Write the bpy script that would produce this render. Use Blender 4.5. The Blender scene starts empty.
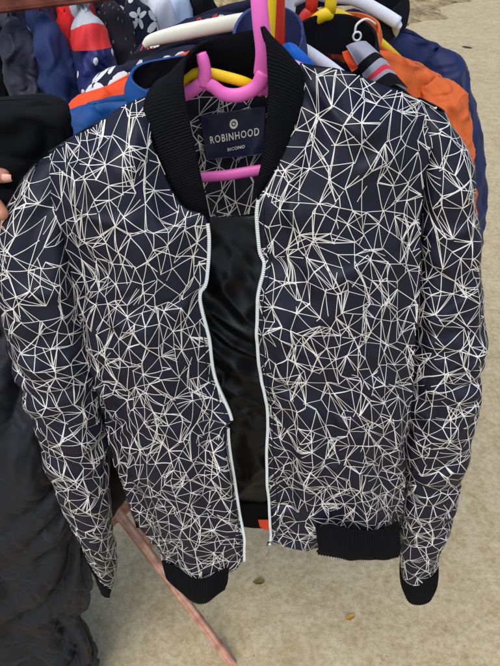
import bpy, math, random
import numpy as np
from mathutils import Vector
random.seed(7); rng = np.random.default_rng(7)
SC = bpy.context.scene; COL = SC.collection
PITCH = math.radians(42); F = 560.0; CX, CY = 250.0, 333.0; CH = 1.65
cP, sP = math.cos(PITCH), math.sin(PITCH)

TILT = 0.0
def W(px, py, Y):                       # point at world depth Y seen at (px, py)
    Y = Y-TILT*min(max((py-90)/500, 0), 1.1)
    r, u = (px-CX)/F, (CY-py)/F
    dy, dz = cP+u*sP, -sP+u*cP
    t = Y/dy
    return np.array([r*t, Y, CH+dz*t])
def G(px, py, z=0.0):                   # point on the ground
    r, u = (px-CX)/F, (CY-py)/F
    dy, dz = cP+u*sP, -sP+u*cP
    t = (z-CH)/dz
    return np.array([r*t, dy*t, z])

# ---------------------------------------------------------------- materials
def lin(c):
    c = c/255.0
    return c/12.92 if c <= .04045 else ((c+.055)/1.055)**2.4
def rgb(r, g, b): return (lin(r), lin(g), lin(b), 1)
def newmat(name):
    m = bpy.data.materials.new(name); m.use_nodes = True
    return m, m.node_tree.nodes, m.node_tree.links, m.node_tree.nodes['Principled BSDF']
def fabric(name, col, rough=.8, var=.25, bump=.25, weave=900, wr=18, sheen=.04, bd=.004, coord='UV', spec=.3, det=3, rr=.4):
    m, N, L, b = newmat(name)
    b.inputs['Roughness'].default_value = rough
    b.inputs['Specular IOR Level'].default_value = spec
    b.inputs['Sheen Weight'].default_value = sheen
    b.inputs['Sheen Roughness'].default_value = .5
    tc = N.new('ShaderNodeTexCoord')
    n1 = N.new('ShaderNodeTexNoise'); n1.inputs['Scale'].default_value = wr; n1.inputs['Detail'].default_value = 6
    n1.inputs['Distortion'].default_value = .8
    n2 = N.new('ShaderNodeTexNoise'); n2.inputs['Scale'].default_value = weave; n2.inputs['Detail'].default_value = 2
    L.new(tc.outputs[coord], n1.inputs['Vector']); L.new(tc.outputs[coord], n2.inputs['Vector'])
    mx = N.new('ShaderNodeMix'); mx.data_type = 'RGBA'
    mx.inputs[6].default_value = tuple(c*(1-var) for c in col[:3])+(1,)
    mx.inputs[7].default_value = tuple(min(1, c*(1+var)) for c in col[:3])+(1,)
    ad = N.new('ShaderNodeMath'); ad.operation = 'MULTIPLY_ADD'; ad.inputs[1].default_value = .5
    mh = N.new('ShaderNodeMath'); mh.operation = 'MULTIPLY'; mh.inputs[1].default_value = .5
    L.new(n1.outputs['Fac'], ad.inputs[0]); L.new(n2.outputs['Fac'], mh.inputs[0]); L.new(mh.outputs[0], ad.inputs[2])
    L.new(ad.outputs[0], mx.inputs[0]); L.new(mx.outputs[2], b.inputs['Base Color'])
    n3 = N.new('ShaderNodeTexNoise'); n3.noise_type = 'RIDGED_MULTIFRACTAL'; n3.inputs['Scale'].default_value = wr*.7; n3.inputs['Detail'].default_value = det; n3.inputs['Distortion'].default_value = 1.2
    n3.inputs['Roughness'].default_value = rr
    L.new(tc.outputs[coord], n3.inputs['Vector'])
    b1 = N.new('ShaderNodeBump'); b1.inputs['Strength'].default_value = bump; b1.inputs['Distance'].default_value = bd
    b2 = N.new('ShaderNodeBump'); b2.inputs['Strength'].default_value = .3; b2.inputs['Distance'].default_value = .0004
    L.new(n3.outputs['Fac'], b1.inputs['Height']); L.new(n2.outputs['Fac'], b2.inputs['Height'])
    L.new(b1.outputs[0], b2.inputs['Normal']); L.new(b2.outputs[0], b.inputs['Normal'])
    return m
def ribknit(name, col, scale=420, rough=.95, axis='Y'):
    m, N, L, b = newmat(name)
    b.inputs['Roughness'].default_value = rough; b.inputs['Specular IOR Level'].default_value = .12
    b.inputs['Sheen Weight'].default_value = 0
    tc = N.new('ShaderNodeTexCoord'); wv = N.new('ShaderNodeTexWave'); wv.bands_direction = axis
    wv.inputs['Scale'].default_value = scale/ (2*math.pi)*1.0; wv.inputs['Distortion'].default_value = .6
    L.new(tc.outputs['UV'], wv.inputs['Vector'])
    n = N.new('ShaderNodeTexNoise'); n.inputs['Scale'].default_value = 700; L.new(tc.outputs['UV'], n.inputs['Vector'])
    mx = N.new('ShaderNodeMix'); mx.data_type = 'RGBA'
    mx.inputs[6].default_value = tuple(c*.75 for c in col[:3])+(1,); mx.inputs[7].default_value = tuple(c*1.3 for c in col[:3])+(1,)
    L.new(n.outputs['Fac'], mx.inputs[0]); L.new(mx.outputs[2], b.inputs['Base Color'])
    bu = N.new('ShaderNodeBump'); bu.inputs['Strength'].default_value = .8; bu.inputs['Distance'].default_value = .0016
    L.new(wv.outputs['Fac'], bu.inputs['Height'])
    b2 = N.new('ShaderNodeBump'); b2.inputs['Strength'].default_value = .4; b2.inputs['Distance'].default_value = .0005
    L.new(n.outputs['Fac'], b2.inputs['Height']); L.new(bu.outputs[0], b2.inputs['Normal']); L.new(b2.outputs[0], b.inputs['Normal'])
    return m
def plastic(name, col, rough=.45, sub=.15):
    m, N, L, b = newmat(name)
    b.inputs['Roughness'].default_value = rough
    b.inputs['Subsurface Weight'].default_value = sub; b.inputs['Subsurface Radius'].default_value = (.01, .006, .006)
    tc = N.new('ShaderNodeTexCoord'); n = N.new('ShaderNodeTexNoise'); n.inputs['Scale'].default_value = 60; n.inputs['Detail'].default_value = 5
    L.new(tc.outputs['Object'], n.inputs['Vector'])
    mx = N.new('ShaderNodeMix'); mx.data_type = 'RGBA'
    mx.inputs[6].default_value = tuple(c*.86 for c in col[:3])+(1,); mx.inputs[7].default_value = tuple(min(1, c*1.05) for c in col[:3])+(1,)
    L.new(n.outputs['Fac'], mx.inputs[0]); L.new(mx.outputs[2], b.inputs['Base Color'])
    bu = N.new('ShaderNodeBump'); bu.inputs['Strength'].default_value = .15; bu.inputs['Distance'].default_value = .001
    L.new(n.outputs['Fac'], bu.inputs['Height']); L.new(bu.outputs[0], b.inputs['Normal'])
    return m
M = {}
M['navy'] = fabric('navy_polyester', rgb(13, 13, 32), rough=.58, bump=1, sheen=.0, bd=.016, wr=20, spec=.35, coord='Object', det=5, rr=.5)
M['print'] = fabric('white_print', rgb(226, 219, 206), rough=.62, var=.05, bump=1, sheen=0, bd=.016, wr=20, coord='Object', det=5, rr=.5)
M['lining'] = fabric('black_satin_lining', rgb(12, 12, 15), rough=.42, bump=.7, bd=.012, wr=18, sheen=0, spec=.42, det=6, rr=.5)
M['rib'] = ribknit('black_rib', rgb(17, 17, 19), scale=1300)
M['label'] = fabric('navy_label_satin', rgb(19, 24, 52), rough=.42, bump=.4, bd=.004, wr=30, sheen=0)
M['pink'] = plastic('pink_plastic', rgb(252, 116, 200))
M['palepink'] = plastic('pale_pink_plastic', rgb(238, 190, 208))
M['yellow'] = plastic('yellow_plastic', rgb(250, 208, 10))
M['red'] = plastic('red_plastic', rgb(205, 42, 22))
M['white'] = plastic('white_plastic', rgb(228, 230, 236))
M['cream'] = plastic('cream_plastic', rgb(232, 230, 208))
M['zip'] = plastic('zip_mint_white', rgb(214, 220, 212), rough=.5, sub=0)
M['ziptape'] = fabric('zip_tape', rgb(190, 198, 190), bump=.1)
M['satin'] = fabric('black_crumpled_satin', rgb(20, 22, 28), rough=.62, bump=.8, bd=.010, wr=30, sheen=.0, spec=.33, det=6, rr=.5)
M['velvet'] = fabric('black_velvet', rgb(13, 13, 15), rough=.85, bump=.6, bd=.008, wr=16, sheen=0, spec=.2)
M['blackcotton'] = fabric('black_cotton', rgb(17, 17, 20), rough=.85, bump=.7, bd=.010, sheen=0, spec=.15)
M['blue'] = fabric('blue_nylon', rgb(10, 72, 134), rough=.6, bump=.8, bd=.016, wr=26)
M['brightblue'] = fabric('bright_blue', rgb(18, 105, 205), rough=.6, bump=.3)
M['orangered'] = fabric('orange_red', rgb(240, 78, 28), rough=.7, bump=.8, bd=.016, wr=26)
M['pinkcloth'] = fabric('pink_cloth', rgb(225, 150, 150), rough=.8)
M['orange'] = fabric('orange_cotton', rgb(206, 96, 42), rough=.75, bump=1, bd=.018, wr=28)
M['denim'] = ribknit('denim_rib', rgb(66, 76, 120), scale=1300, axis='X')
M['paleblue'] = fabric('pale_blue', rgb(165, 210, 235), rough=.8)
M['navyblue'] = fabric('navy_blue_nylon', rgb(20, 32, 74), rough=.6, bump=.8, bd=.016, wr=26)
M['slate'] = fabric('slate_navy', rgb(34, 50, 92), rough=.7, bump=.8, bd=.016, wr=26)
M['charcoal'] = fabric('charcoal_padded', rgb(44, 42, 56), rough=.6, bump=1, bd=.02, wr=34)
M['grey'] = fabric('light_grey', rgb(160, 162, 172), rough=.8)
M['redcloth'] = fabric('red_cloth', rgb(222, 24, 24), rough=.7, bump=.8, bd=.016, wr=26)
M['purple'] = fabric('mauve_cloth', rgb(120, 98, 130), rough=.8)
M['puffnavy'] = fabric('navy_padded', rgb(30, 40, 92), rough=.5, bump=1, bd=.02, wr=34)
M['puffred'] = fabric('red_padded', rgb(215, 48, 48), rough=.6, bump=.5)
M['puffgrey'] = fabric('grey_padded', rgb(178, 182, 186), rough=.7, bump=.5)
M['darkplum'] = fabric('dark_plum', rgb(38, 28, 38), rough=.8)
M['darknavy'] = fabric('dark_navy', rgb(22, 24, 48), rough=.8, bump=.4)
M['whitecloth'] = fabric('white_cloth', rgb(222, 226, 238), rough=.8, bump=.4)
M['skyblue'] = fabric('light_blue_cloth', rgb(188, 208, 238), rough=.8, bump=.4)
M['green'] = fabric('green_print', rgb(70, 120, 100), rough=.8)
M['flower'] = fabric('flower_print', rgb(218, 216, 212), rough=.8, var=.1)
M['redprint'] = fabric('red_print', rgb(190, 60, 60), rough=.8, var=.1)
M['stripegrey'] = fabric('grey_rib', rgb(158, 158, 168), rough=.9, weave=500)
M['stripered'] = fabric('red_rib', rgb(225, 50, 70), rough=.9)
M['charribs'] = ribknit('charcoal_rib', rgb(30, 30, 34), scale=1300)
M['cord'] = fabric('white_cord', rgb(230, 225, 220), rough=.8)
def metal(name, col, rough):
    m, N, L, b = newmat(name)
    b.inputs['Metallic'].default_value = 1; b.inputs['Roughness'].default_value = rough; b.inputs['Base Color'].default_value = col
    return m
M['metal'] = metal('zip_metal', (.5, .5, .5, 1), .35)
M['steel'] = metal('rail_steel', (.4, .4, .4, 1), .45)
def wood(name, c1, c2):
    m, N, L, b = newmat(name); b.inputs['Roughness'].default_value = .75
    tc = N.new('ShaderNodeTexCoord'); mp = N.new('ShaderNodeMapping'); mp.inputs['Scale'].default_value = (60, 2.5, 60)
    mp2 = N.new('ShaderNodeTexNoise'); mp2.inputs['Scale'].default_value = 1.5; mp2.inputs['Detail'].default_value = 8; mp2.inputs['Distortion'].default_value = 1
    n3 = N.new('ShaderNodeTexNoise'); n3.inputs['Scale'].default_value = 35; n3.inputs['Detail'].default_value = 6
    L.new(tc.outputs['UV'], mp.inputs['Vector']); L.new(mp.outputs[0], mp2.inputs['Vector']); L.new(tc.outputs['UV'], n3.inputs['Vector'])
    mm = N.new('ShaderNodeMath'); mm.operation = 'MULTIPLY'; L.new(mp2.outputs['Fac'], mm.inputs[0]); L.new(n3.outputs['Fac'], mm.inputs[1])
    cr = N.new('ShaderNodeValToRGB'); cr.color_ramp.elements[0].color = c1; cr.color_ramp.elements[1].color = c2
    cr.color_ramp.elements[0].position = .15; cr.color_ramp.elements[1].position = .38
    L.new(mm.outputs[0], cr.inputs[0]); L.new(cr.outputs[0], b.inputs['Base Color'])
    bu = N.new('ShaderNodeBump'); bu.inputs['Strength'].default_value = .5; bu.inputs['Distance'].default_value = .002
    L.new(mp2.outputs['Fac'], bu.inputs['Height']); L.new(bu.outputs[0], b.inputs['Normal'])
    return m
M['beam'] = wood('red_brown_beam', rgb(92, 44, 28), rgb(158, 88, 62))
M['plank'] = wood('pinkish_plank', rgb(152, 100, 76), rgb(212, 164, 134))
M['skin'] = None

# ---------------------------------------------------------------- noise and patches
_perm = rng.permutation(512).astype(int); _g = rng.normal(size=(512, 2)); _g /= np.linalg.norm(_g, axis=1)[:, None]
def perlin(x, y, seed=0):
    x = np.asarray(x, float)+seed*17.31; y = np.asarray(y, float)+seed*9.77
    xi = np.floor(x).astype(int); yi = np.floor(y).astype(int); xf = x-xi; yf = y-yi
    def gr(ix, iy, dx, dy):
        g = _g[_perm[(_perm[ix % 512]+iy) % 512]]
        return g[..., 0]*dx+g[..., 1]*dy
    u = xf**3*(xf*(xf*6-15)+10); v = yf**3*(yf*(yf*6-15)+10)
    a = gr(xi, yi, xf, yf); b = gr(xi+1, yi, xf-1, yf); c = gr(xi, yi+1, xf, yf-1); d = gr(xi+1, yi+1, xf-1, yf-1)
    return (a*(1-u)+b*u)*(1-v)+(c*(1-u)+d*u)*v
def ridge(x, y, seed=0): return 1-2*np.abs(perlin(x, y, seed))*1.6

def cr_axis(A, n, closed):
    """Catmull-Rom along axis 0 to n samples"""
    K = A.shape[0]
    if closed: t = np.linspace(0, K, n)
    else: t = np.linspace(0, K-1, n)
    i = np.floor(t).astype(int)
    if not closed: i = np.minimum(i, K-2)
    f = (t-i)[(...,)+(None,)*(A.ndim-1)]
    def g(k):
        if closed: return A[k % K]
        kk = np.clip(k, 0, K-1); r = A[kk]
        lo = (k < 0); hi = (k > K-1)
        r = r.copy(); r[lo] = 2*A[0]-A[1]; r[hi] = 2*A[K-1]-A[K-2]
        return r
    p0, p1, p2, p3 = g(i-1), g(i), g(i+1), g(i+2)
    return .5*((2*p1)+(-p0+p2)*f+(2*p0-5*p1+4*p2-p3)*f**2+(-p0+3*p1-3*p2+p3)*f**3)
def equalise(P, axis):
    P = np.moveaxis(P, axis, 0)
    d = np.linalg.norm(np.diff(P, axis=0), axis=-1).mean(axis=1)
    s = np.concatenate([[0], np.cumsum(d)]); q = np.linspace(0, s[-1], P.shape[0])
    i = np.clip(np.searchsorted(s, q)-1, 0, len(s)-2); f = ((q-s[i])/np.maximum(s[i+1]-s[i], 1e-9))[:, None, None]
    return np.moveaxis(P[i]*(1-f)+P[i+1]*f, 0, axis)

class Patch:
    """a cloth surface: v down the rows, u across; wrinkle(s, t, u, v) displaces it along its normal"""
    def __init__(self, rows, m, n, closed=False, wrinkle=None, flip=False):
        A = np.array(rows, float)
        P = cr_axis(A, m, False)
        P = np.moveaxis(cr_axis(np.moveaxis(P, 1, 0), n, closed), 0, 1)
        P = equalise(P, 0)
        if not closed: P = equalise(P, 1)
        self.closed = closed; self.flip = flip; self.P = P; self.m, self.n = m, n
        self.norm()
        self.metric()
        if wrinkle is not None:
            v, u = np.meshgrid(np.linspace(0, 1, m), np.linspace(0, 1, n), indexing='ij')
            s = (u-.5)*self.Wv[:, None]; t = v*self.H
            h = wrinkle(s, t, u, v)
            if closed:
                k = max(2, n//8); w = np.linspace(0, 1, k); h = h.copy()
                e = h[:, 0].copy()
                for j in range(k): h[:, n-1-j] = h[:, n-1-j]*w[j]+e*(1-w[j])
            self.P = self.P+self.N*h[..., None]
            if closed: self.P[:, -1] = self.P[:, 0]
            self.norm()
    def norm(self):
        P = self.P
        du = np.gradient(P, axis=1); dv = np.gradient(P, axis=0)
        if self.closed:
            du[:, 0] = du[:, -1] = (P[:, 1]-P[:, -2])/2
        N = np.cross(dv, du); L = np.linalg.norm(N, axis=-1, keepdims=True)
        N = N/np.maximum(L, 1e-12)
        if self.flip: N = -N
        self.N = N
    def metric(self):
        self.Wv = np.linalg.norm(np.diff(self.P, axis=1), axis=-1).sum(axis=1)
        self.H = np.linalg.norm(np.diff(self.P, axis=0), axis=-1).mean(axis=1).sum()
    def at(self, u, v, off=0.0):
        x = np.clip(u, 0, 1)*(self.n-1); y = np.clip(v, 0, 1)*(self.m-1)
        i = np.minimum(x.astype(int), self.n-2); j = np.minimum(y.astype(int), self.m-2)
        fx = (x-i)[..., None]; fy = (y-j)[..., None]
        def bl(A): return (A[j, i]*(1-fx)+A[j, i+1]*fx)*(1-fy)+(A[j+1, i]*(1-fx)+A[j+1, i+1]*fx)*fy
        n = bl(self.N)
        return bl(self.P)+n*off
    def uv_of(self, s, t):
        v = t/self.H
        w = np.interp(np.clip(v, 0, 1), np.linspace(0, 1, self.m), self.Wv)
        return .5+s/w, v

class MB:
    def __init__(self): self.v = []; self.f = []; self.m = []; self.uv = []; self.nv = 0
    def add(self, V, Fc, mi=0, UV=None):
        V = np.asarray(V, float).reshape(-1, 3)
        b = self.nv; self.v.append(V); self.nv += len(V)
        UV = V[:, [0, 2]] if UV is None else np.asarray(UV).reshape(-1, 2)
        self.uv.append(UV)
        for k, q in enumerate(Fc):
            self.f.append([int(x)+b for x in q]); self.m.append(mi if np.isscalar(mi) else mi[k])
    def build(self, name, mats, parent=None, smooth=True):
        me = bpy.data.meshes.new(name)
        V = np.concatenate(self.v); UV = np.concatenate(self.uv)
        me.from_pydata(V.tolist(), [], self.f)
        uvl = me.uv_layers.new(name='UVMap')
        idx = np.empty(len(me.loops), dtype=np.int32); me.loops.foreach_get('vertex_index', idx)
        uvl.data.foreach_set('uv', UV[idx].astype(np.float32).ravel())
        for mt in (mats if isinstance(mats, (list, tuple)) else [mats]): me.materials.append(mt)
        me.polygons.foreach_set('material_index', np.array(self.m, dtype=np.int32))
        if smooth: me.polygons.foreach_set('use_smooth', np.ones(len(me.polygons), dtype=bool))
        me.update()
        o = bpy.data.objects.new(name, me); COL.objects.link(o)
        if parent is not None:
            o.parent = parent
            o.matrix_parent_inverse = parent.matrix_basis.inverted()
        return o

def grid_faces(m, n, rev=False):
    I = np.arange(m*n).reshape(m, n)
    q = np.stack([I[:-1, :-1], I[1:, :-1], I[1:, 1:], I[:-1, 1:]], -1).reshape(-1, 4)
    return q[:, ::-1] if rev else q
def add_patch(mb, p, th=.0015, mi=0, mi_in=None, fmat=None, uvoff=(0, 0)):
    m, n = p.m, p.n
    v, u = np.meshgrid(np.linspace(0, 1, m), np.linspace(0, 1, n), indexing='ij')
    UV = np.stack([(u-.5)*p.Wv[:, None]+uvoff[0], v*p.H+uvoff[1]], -1)
    fc = grid_faces(m, n, p.flip)
    mm = mi if fmat is None else fmat(p).reshape(-1)
    mb.add(p.P, fc, mm, UV)
    if th > 0:
        mb.add(p.P-p.N*th, grid_faces(m, n, not p.flip), mi if mi_in is None else mi_in, UV)
        b = mb.nv-2*m*n
        I = np.arange(m*n).reshape(m, n); e = []
        loops = [I[0], I[-1]] + ([] if p.closed else [I[:, 0], I[:, -1]])
        for lp in loops:
            for a, c in zip(lp[:-1], lp[1:]): e.append([b+a, b+c, b+c+m*n, b+a+m*n])
        for q in e: mb.f.append([int(x) for x in q]); mb.m.append(mi)

# ---------------------------------------------------------------- the white line print
def delaunay(pts):
    n = len(pts); st = np.array([[-10, -10], [20, -10], [0, 25.]]); P = np.vstack([pts, st])
    def circ(t):
        a, b, c = P[t[0]], P[t[1]], P[t[2]]
        d = 2*(a[0]*(b[1]-c[1])+b[0]*(c[1]-a[1])+c[0]*(a[1]-b[1]))
        if abs(d) < 1e-14: return (0, 0, 1e18)
        ux = ((a@a)*(b[1]-c[1])+(b@b)*(c[1]-a[1])+(c@c)*(a[1]-b[1]))/d
        uy = ((a@a)*(c[0]-b[0])+(b@b)*(a[0]-c[0])+(c@c)*(b[0]-a[0]))/d
        return (ux, uy, (a[0]-ux)**2+(a[1]-uy)**2)
    T = {(n, n+1, n+2): circ((n, n+1, n+2))}; done = []
    for i in np.argsort(pts[:, 0]):
        x, y = P[i]
        for t in [t for t, c in T.items() if c[0]+math.sqrt(c[2]) < x]: done.append(t); del T[t]
        bad = [t for t, c in T.items() if (x-c[0])**2+(y-c[1])**2 < c[2]]
        ed = {}
        for t in bad:
            for e in ((t[0], t[1]), (t[1], t[2]), (t[2], t[0])):
                k = tuple(sorted(e)); ed[k] = ed.get(k, 0)+1
            del T[t]
        for k, c in ed.items():
            if c == 1:
                t = (k[0], k[1], int(i)); T[t] = circ(t)
    return [t for t in done+list(T) if max(t) < n]
def make_print(w, h, sp):
    pts = []
    nx, ny = int(w/sp), int(h/sp)
    for j in range(ny):
        for i in range(nx):
            pts.append(((i+.5+rng.uniform(-.62, .62)+(.5 if j % 2 else 0))*sp, (j+.5+rng.uniform(-.6, .6))*sp))
    pts = np.array(pts); T = delaunay(pts); segs = []; seen = set()
    for t in T:
        for e in ((t[0], t[1]), (t[1], t[2]), (t[2], t[0])):
            k = tuple(sorted(e))
            if k in seen: continue
            seen.add(k)
            if rng.random() < .22: continue
            a, b = pts[k[0]], pts[k[1]]
            if np.linalg.norm(a-b) > sp*2.6: continue
            r = rng.random()
            j = rng.normal(0, sp*.035, 4)
            a2, b2 = a+j[:2], b+j[2:]
            if r < .15: a2 = a+(a-b)*rng.uniform(.03, .16)
            elif r < .21: b2 = a+(b-a)*rng.uniform(.6, .92)
            segs.append((a2, b2))
            if rng.random() < .06:                 # doubled thin wedge from one hub
                c = b+rng.normal(0, sp*.20, 2); segs.append((a, c))
        A, B, Cc = (pts[i] for i in t)
        if max(np.linalg.norm(A-B), np.linalg.norm(B-Cc), np.linalg.norm(Cc-A)) > sp*2.6: continue
        r = rng.random()
        if r < .20:
            V = [A, B, Cc]; k = rng.integers(3); a = V[k]; b, c = V[(k+1) % 3], V[(k+2) % 3]
            f = rng.uniform(.15, .85); q = b*(1-f)+c*f; segs.append((a, a+(q-a)*rng.uniform(.92, 1.06)))
            if r < .05:
                f2 = f+rng.uniform(-.3, .3); q2 = b*(1-f2)+c*f2; segs.append((a, q2))
    # long narrow triangles laid over the net from hub to hub
    nb = {}
    for t in T:
        for i in range(3): nb.setdefault(t[i], set()).update((t[(i+1) % 3], t[(i+2) % 3]))
    for i in range(len(pts)):
        if rng.random() < .40:
            d = np.linalg.norm(pts-pts[i], axis=1); c1 = np.where((d > sp*1.2) & (d < sp*2.2))[0]
            if len(c1) == 0: continue
            j = int(rng.choice(c1)); ks = [k for k in nb.get(j, ()) if k != i and np.linalg.norm(pts[k]-pts[j]) < sp*1.1]
            q = pts[ks[rng.integers(len(ks))]] if ks else pts[j]+rng.normal(0, sp*.4, 2)
            if rng.random() < .5: q = pts[j]*.5+q*.5
            jj = pts[j]
            segs += [(pts[i], jj), (jj, q)]
            if rng.random() < .8: segs.append((q, pts[i]))
    return [(np.array([a[0], a[1]*1.28]), np.array([b[0], b[1]*1.28])) for a, b in segs]
PRINT = make_print(1.05, 1.12, .0150)
def add_lines(mb, p, mi, off=.0007, width=.00080, ox=.25, oy=.2, rot=0.0, step=.004):
    c, s_ = math.cos(rot), math.sin(rot)
    Wm = p.Wv.max()/2+.01; R = np.array([[c, -s_], [s_, c]])
    for a, b in PRINT:
        a = R@(a-[ox+.25, oy]); b = R@(b-[ox+.25, oy])
        if max(a[0], b[0]) < -Wm or min(a[0], b[0]) > Wm or max(a[1], b[1]) < 0 or min(a[1], b[1]) > p.H: continue
        L = np.linalg.norm(b-a)
        if L < 1e-4: continue
        k = max(1, int(math.ceil(L/step))); t = np.linspace(0, 1, k+1)[:, None]; q = a+(b-a)*t
        d = (b-a)/L; w = width*random.uniform(.38, .56); nrm = np.array([-d[1], d[0]])*w
        bend = random.gauss(0, .002)*L; q = q+nrm/w*(bend*4*t*(1-t))
        u1, v1 = p.uv_of(q[:, 0]+nrm[0], q[:, 1]+nrm[1]); u2, v2 = p.uv_of(q[:, 0]-nrm[0], q[:, 1]-nrm[1])
        ok = (u1 > .0) & (u1 < 1) & (v1 > .0) & (v1 < 1) & (u2 > 0) & (u2 < 1) & (v2 > 0) & (v2 < 1)
        if not ok.any(): continue
        V = np.stack([p.at(u1, v1, off), p.at(u2, v2, off)], 1)
        fc = [(2*i, 2*i+1, 2*i+3, 2*i+2) for i in range(k) if ok[i] and ok[i+1]]
        if fc: mb.add(V, fc, mi)
def add_shapes(mb, p, mi, shapes, off=.0009):
    """shapes: closed polygons in metres on the cloth, as fans about their centre"""
    for poly in shapes:
        poly = np.array(poly); c = poly.mean(axis=0)
        Q = np.vstack([[c], (poly+c)/2, poly]); k = len(poly)
        u, v = p.uv_of(Q[:, 0], Q[:, 1])
        if u.min() < .0 or u.max() > 1 or v.min() < 0 or v.max() > 1: continue
        V = p.at(u, v, off)
        fc = [(0, 1+i, 1+(i+1) % k) for i in range(k)]+[(1+i, 1+k+i, 1+k+(i+1) % k, 1+(i+1) % k) for i in range(k)]
        mb.add(V, fc, mi)
def flower_shapes(p, sp, r, rs, blob=False):
    out = []
    Wm = p.Wv.max()/2
    for y in np.arange(.01, p.H, sp):
        for x in np.arange(-Wm, Wm, sp):
            cx, cy = x+rs.uniform(-.35, .35)*sp, y+rs.uniform(-.35, .35)*sp
            if blob:
                a0 = rs.uniform(-.4, .4)
                out.append([(cx+r*.7*math.cos(a)*(1 if math.sin(a) < .3 else .7)+a0*r*.3*math.sin(a), cy+r*math.sin(a)) for a in np.linspace(0, 2*math.pi, 11)[:-1]])
            else:
                k = 5; rot = rs.uniform(0, 6.28); sc = rs.uniform(.6, 1.2)*r
                for j in range(k):
                    a = rot+j*2*math.pi/k; px, py = cx+sc*.6*math.cos(a), cy+sc*.6*math.sin(a)
                    out.append([(px+math.cos(a)*sc*.5*math.cos(b)-math.sin(a)*sc*.26*math.sin(b), py+math.sin(a)*sc*.5*math.cos(b)+math.cos(a)*sc*.26*math.sin(b)) for b in np.linspace(0, 2*math.pi, 9)[:-1]])
    return out

def tag(o, label=None, cat=None, group=None, kind=None):
    if label: o['label'] = label
    if cat: o['category'] = cat
    if group: o['group'] = group
    if kind: o['kind'] = kind
    return o
def empty(name, loc, label, cat, group=None):
    o = bpy.data.objects.new(name, None); COL.objects.link(o); o.location = Vector([float(x) for x in loc]); o.empty_display_size = .05
    return tag(o, label, cat, group)

def tube(mb, path, r, k=12, mi=0, smooth=6, flat=1.0, caps=True, ref=(0, 1, 0)):
    A = np.array(path, float)
    n = (len(A)-1)*smooth+1 if smooth > 1 else len(A)
    P = cr_axis(A, n, False) if smooth > 1 else A
    R = np.interp(np.linspace(0, 1, n), np.linspace(0, 1, len(A)), np.broadcast_to(np.array(r, float), (len(A),)))
    T = np.gradient(P, axis=0); T /= np.linalg.norm(T, axis=1)[:, None]+1e-12
    ref = np.array(ref, float); rings = []
    x = np.cross(ref, T[0])
    if np.linalg.norm(x) < .1: x = np.cross((1, 0, 0), T[0])
    x /= np.linalg.norm(x)
    for i in range(n):
        x = x-T[i]*(x@T[i]); x /= np.linalg.norm(x); y = np.cross(T[i], x)
        th = np.linspace(0, 2*math.pi, k, endpoint=False)[:, None]
        rings.append(P[i]+R[i]*(np.cos(th)*x+np.sin(th)*y*flat))
    V = np.concatenate(rings); f = []
    for i in range(n-1):
        for j in range(k):
            a, b = i*k+j, i*k+(j+1) % k; f.append((a, b, b+k, a+k))
    if caps: f.append(list(range(k))[::-1]); f.append([(n-1)*k+j for j in range(k)])
    s = np.concatenate([[0], np.cumsum(np.linalg.norm(np.diff(P, axis=0), axis=1))])
    UV = np.stack([np.tile(np.arange(k)/k*.05, n), np.repeat(s, k)], -1)
    mb.add(V, f, mi, UV)
    return P

def px_row(pts): return [W(x, y, Y) for x, y, Y in pts]
def row(xl, yl, xr, yr, Yl, Ym, Yr, k=6, bow=0):
    out = []
    for i in range(k):
        f = i/(k-1); q = 4*f*(1-f)
        Yv = Yl*(1-f)+Yr*f+q*(Ym-(Yl+Yr)/2)
        out.append(W(xl*(1-f)+xr*f, yl*(1-f)+yr*f+bow*q, Yv))
    return out
def ring(xl, yl, xr, yr, Yc, dep, axis=None, k=12, Yr=None):
    Lp, Rp = W(xl, yl, Yc), W(xr, yr, Yc if Yr is None else Yr)
    c = (Lp+Rp)/2; a = (Rp-Lp)/2
    b = np.array([0, 1.0, .0]); ah = a/np.linalg.norm(a); b = b-ah*(b@ah); b /= np.linalg.norm(b)
    # start at the far side so that the seam faces away from the camera
    out = []
    for i in range(k):
        th = 2*math.pi*i/k+math.pi/2
        ct, st = math.cos(th), math.sin(th)
        ct = math.copysign(abs(ct)**.85, ct); st = math.copysign(abs(st)**.85, st)
        out.append(c-a*ct*-1*-1+b*dep*st)
    return out

# ---------------------------------------------------------------- PATTERNED BOMBER JACKET
TILT = .07                       # the jacket is lifted toward the viewer at its hem
def yf(py):                       # depth of the front of the jacket at image height py
    return .595-.085*np.clip((py-90)/500, 0, 1)
def wr_front(seed, fold=.006, side=1):
    def f(s, t, u, v):
        k = np.clip((t-.12)/.35, 0, 1)
        vf = perlin(s*22+.6*perlin(s*6, t*4, seed), t*2.2, seed)*fold*1.6*k
        cr = (ridge(s*13+t*5, t*8-s*4, seed+3)-.45)*.0030
        sm = perlin(s*30+t*8, t*14, seed+5)*.0012
        bg = perlin(s*9, t*7, seed+8)*.010
        tk = (ridge(s*12+t*1.6*side, t*1.5, seed+17)-.45)*.009*k
        el = np.exp(-((u-.12)/.22)**2-((v-.50)/.16)**2)*(1 if side == 1 else .45)
        ek = (ridge(s*26+t*16, t*24-s*12, seed+21)-.4)*.0055*el
        return vf+cr+sm+bg+tk+ek
    return f
J = empty('bomber_jacket', W(250, 60, .64)-[0, 0, .0], 'navy bomber jacket with white scribbled triangle line print, open front, held out toward the viewer', 'jacket')

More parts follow.
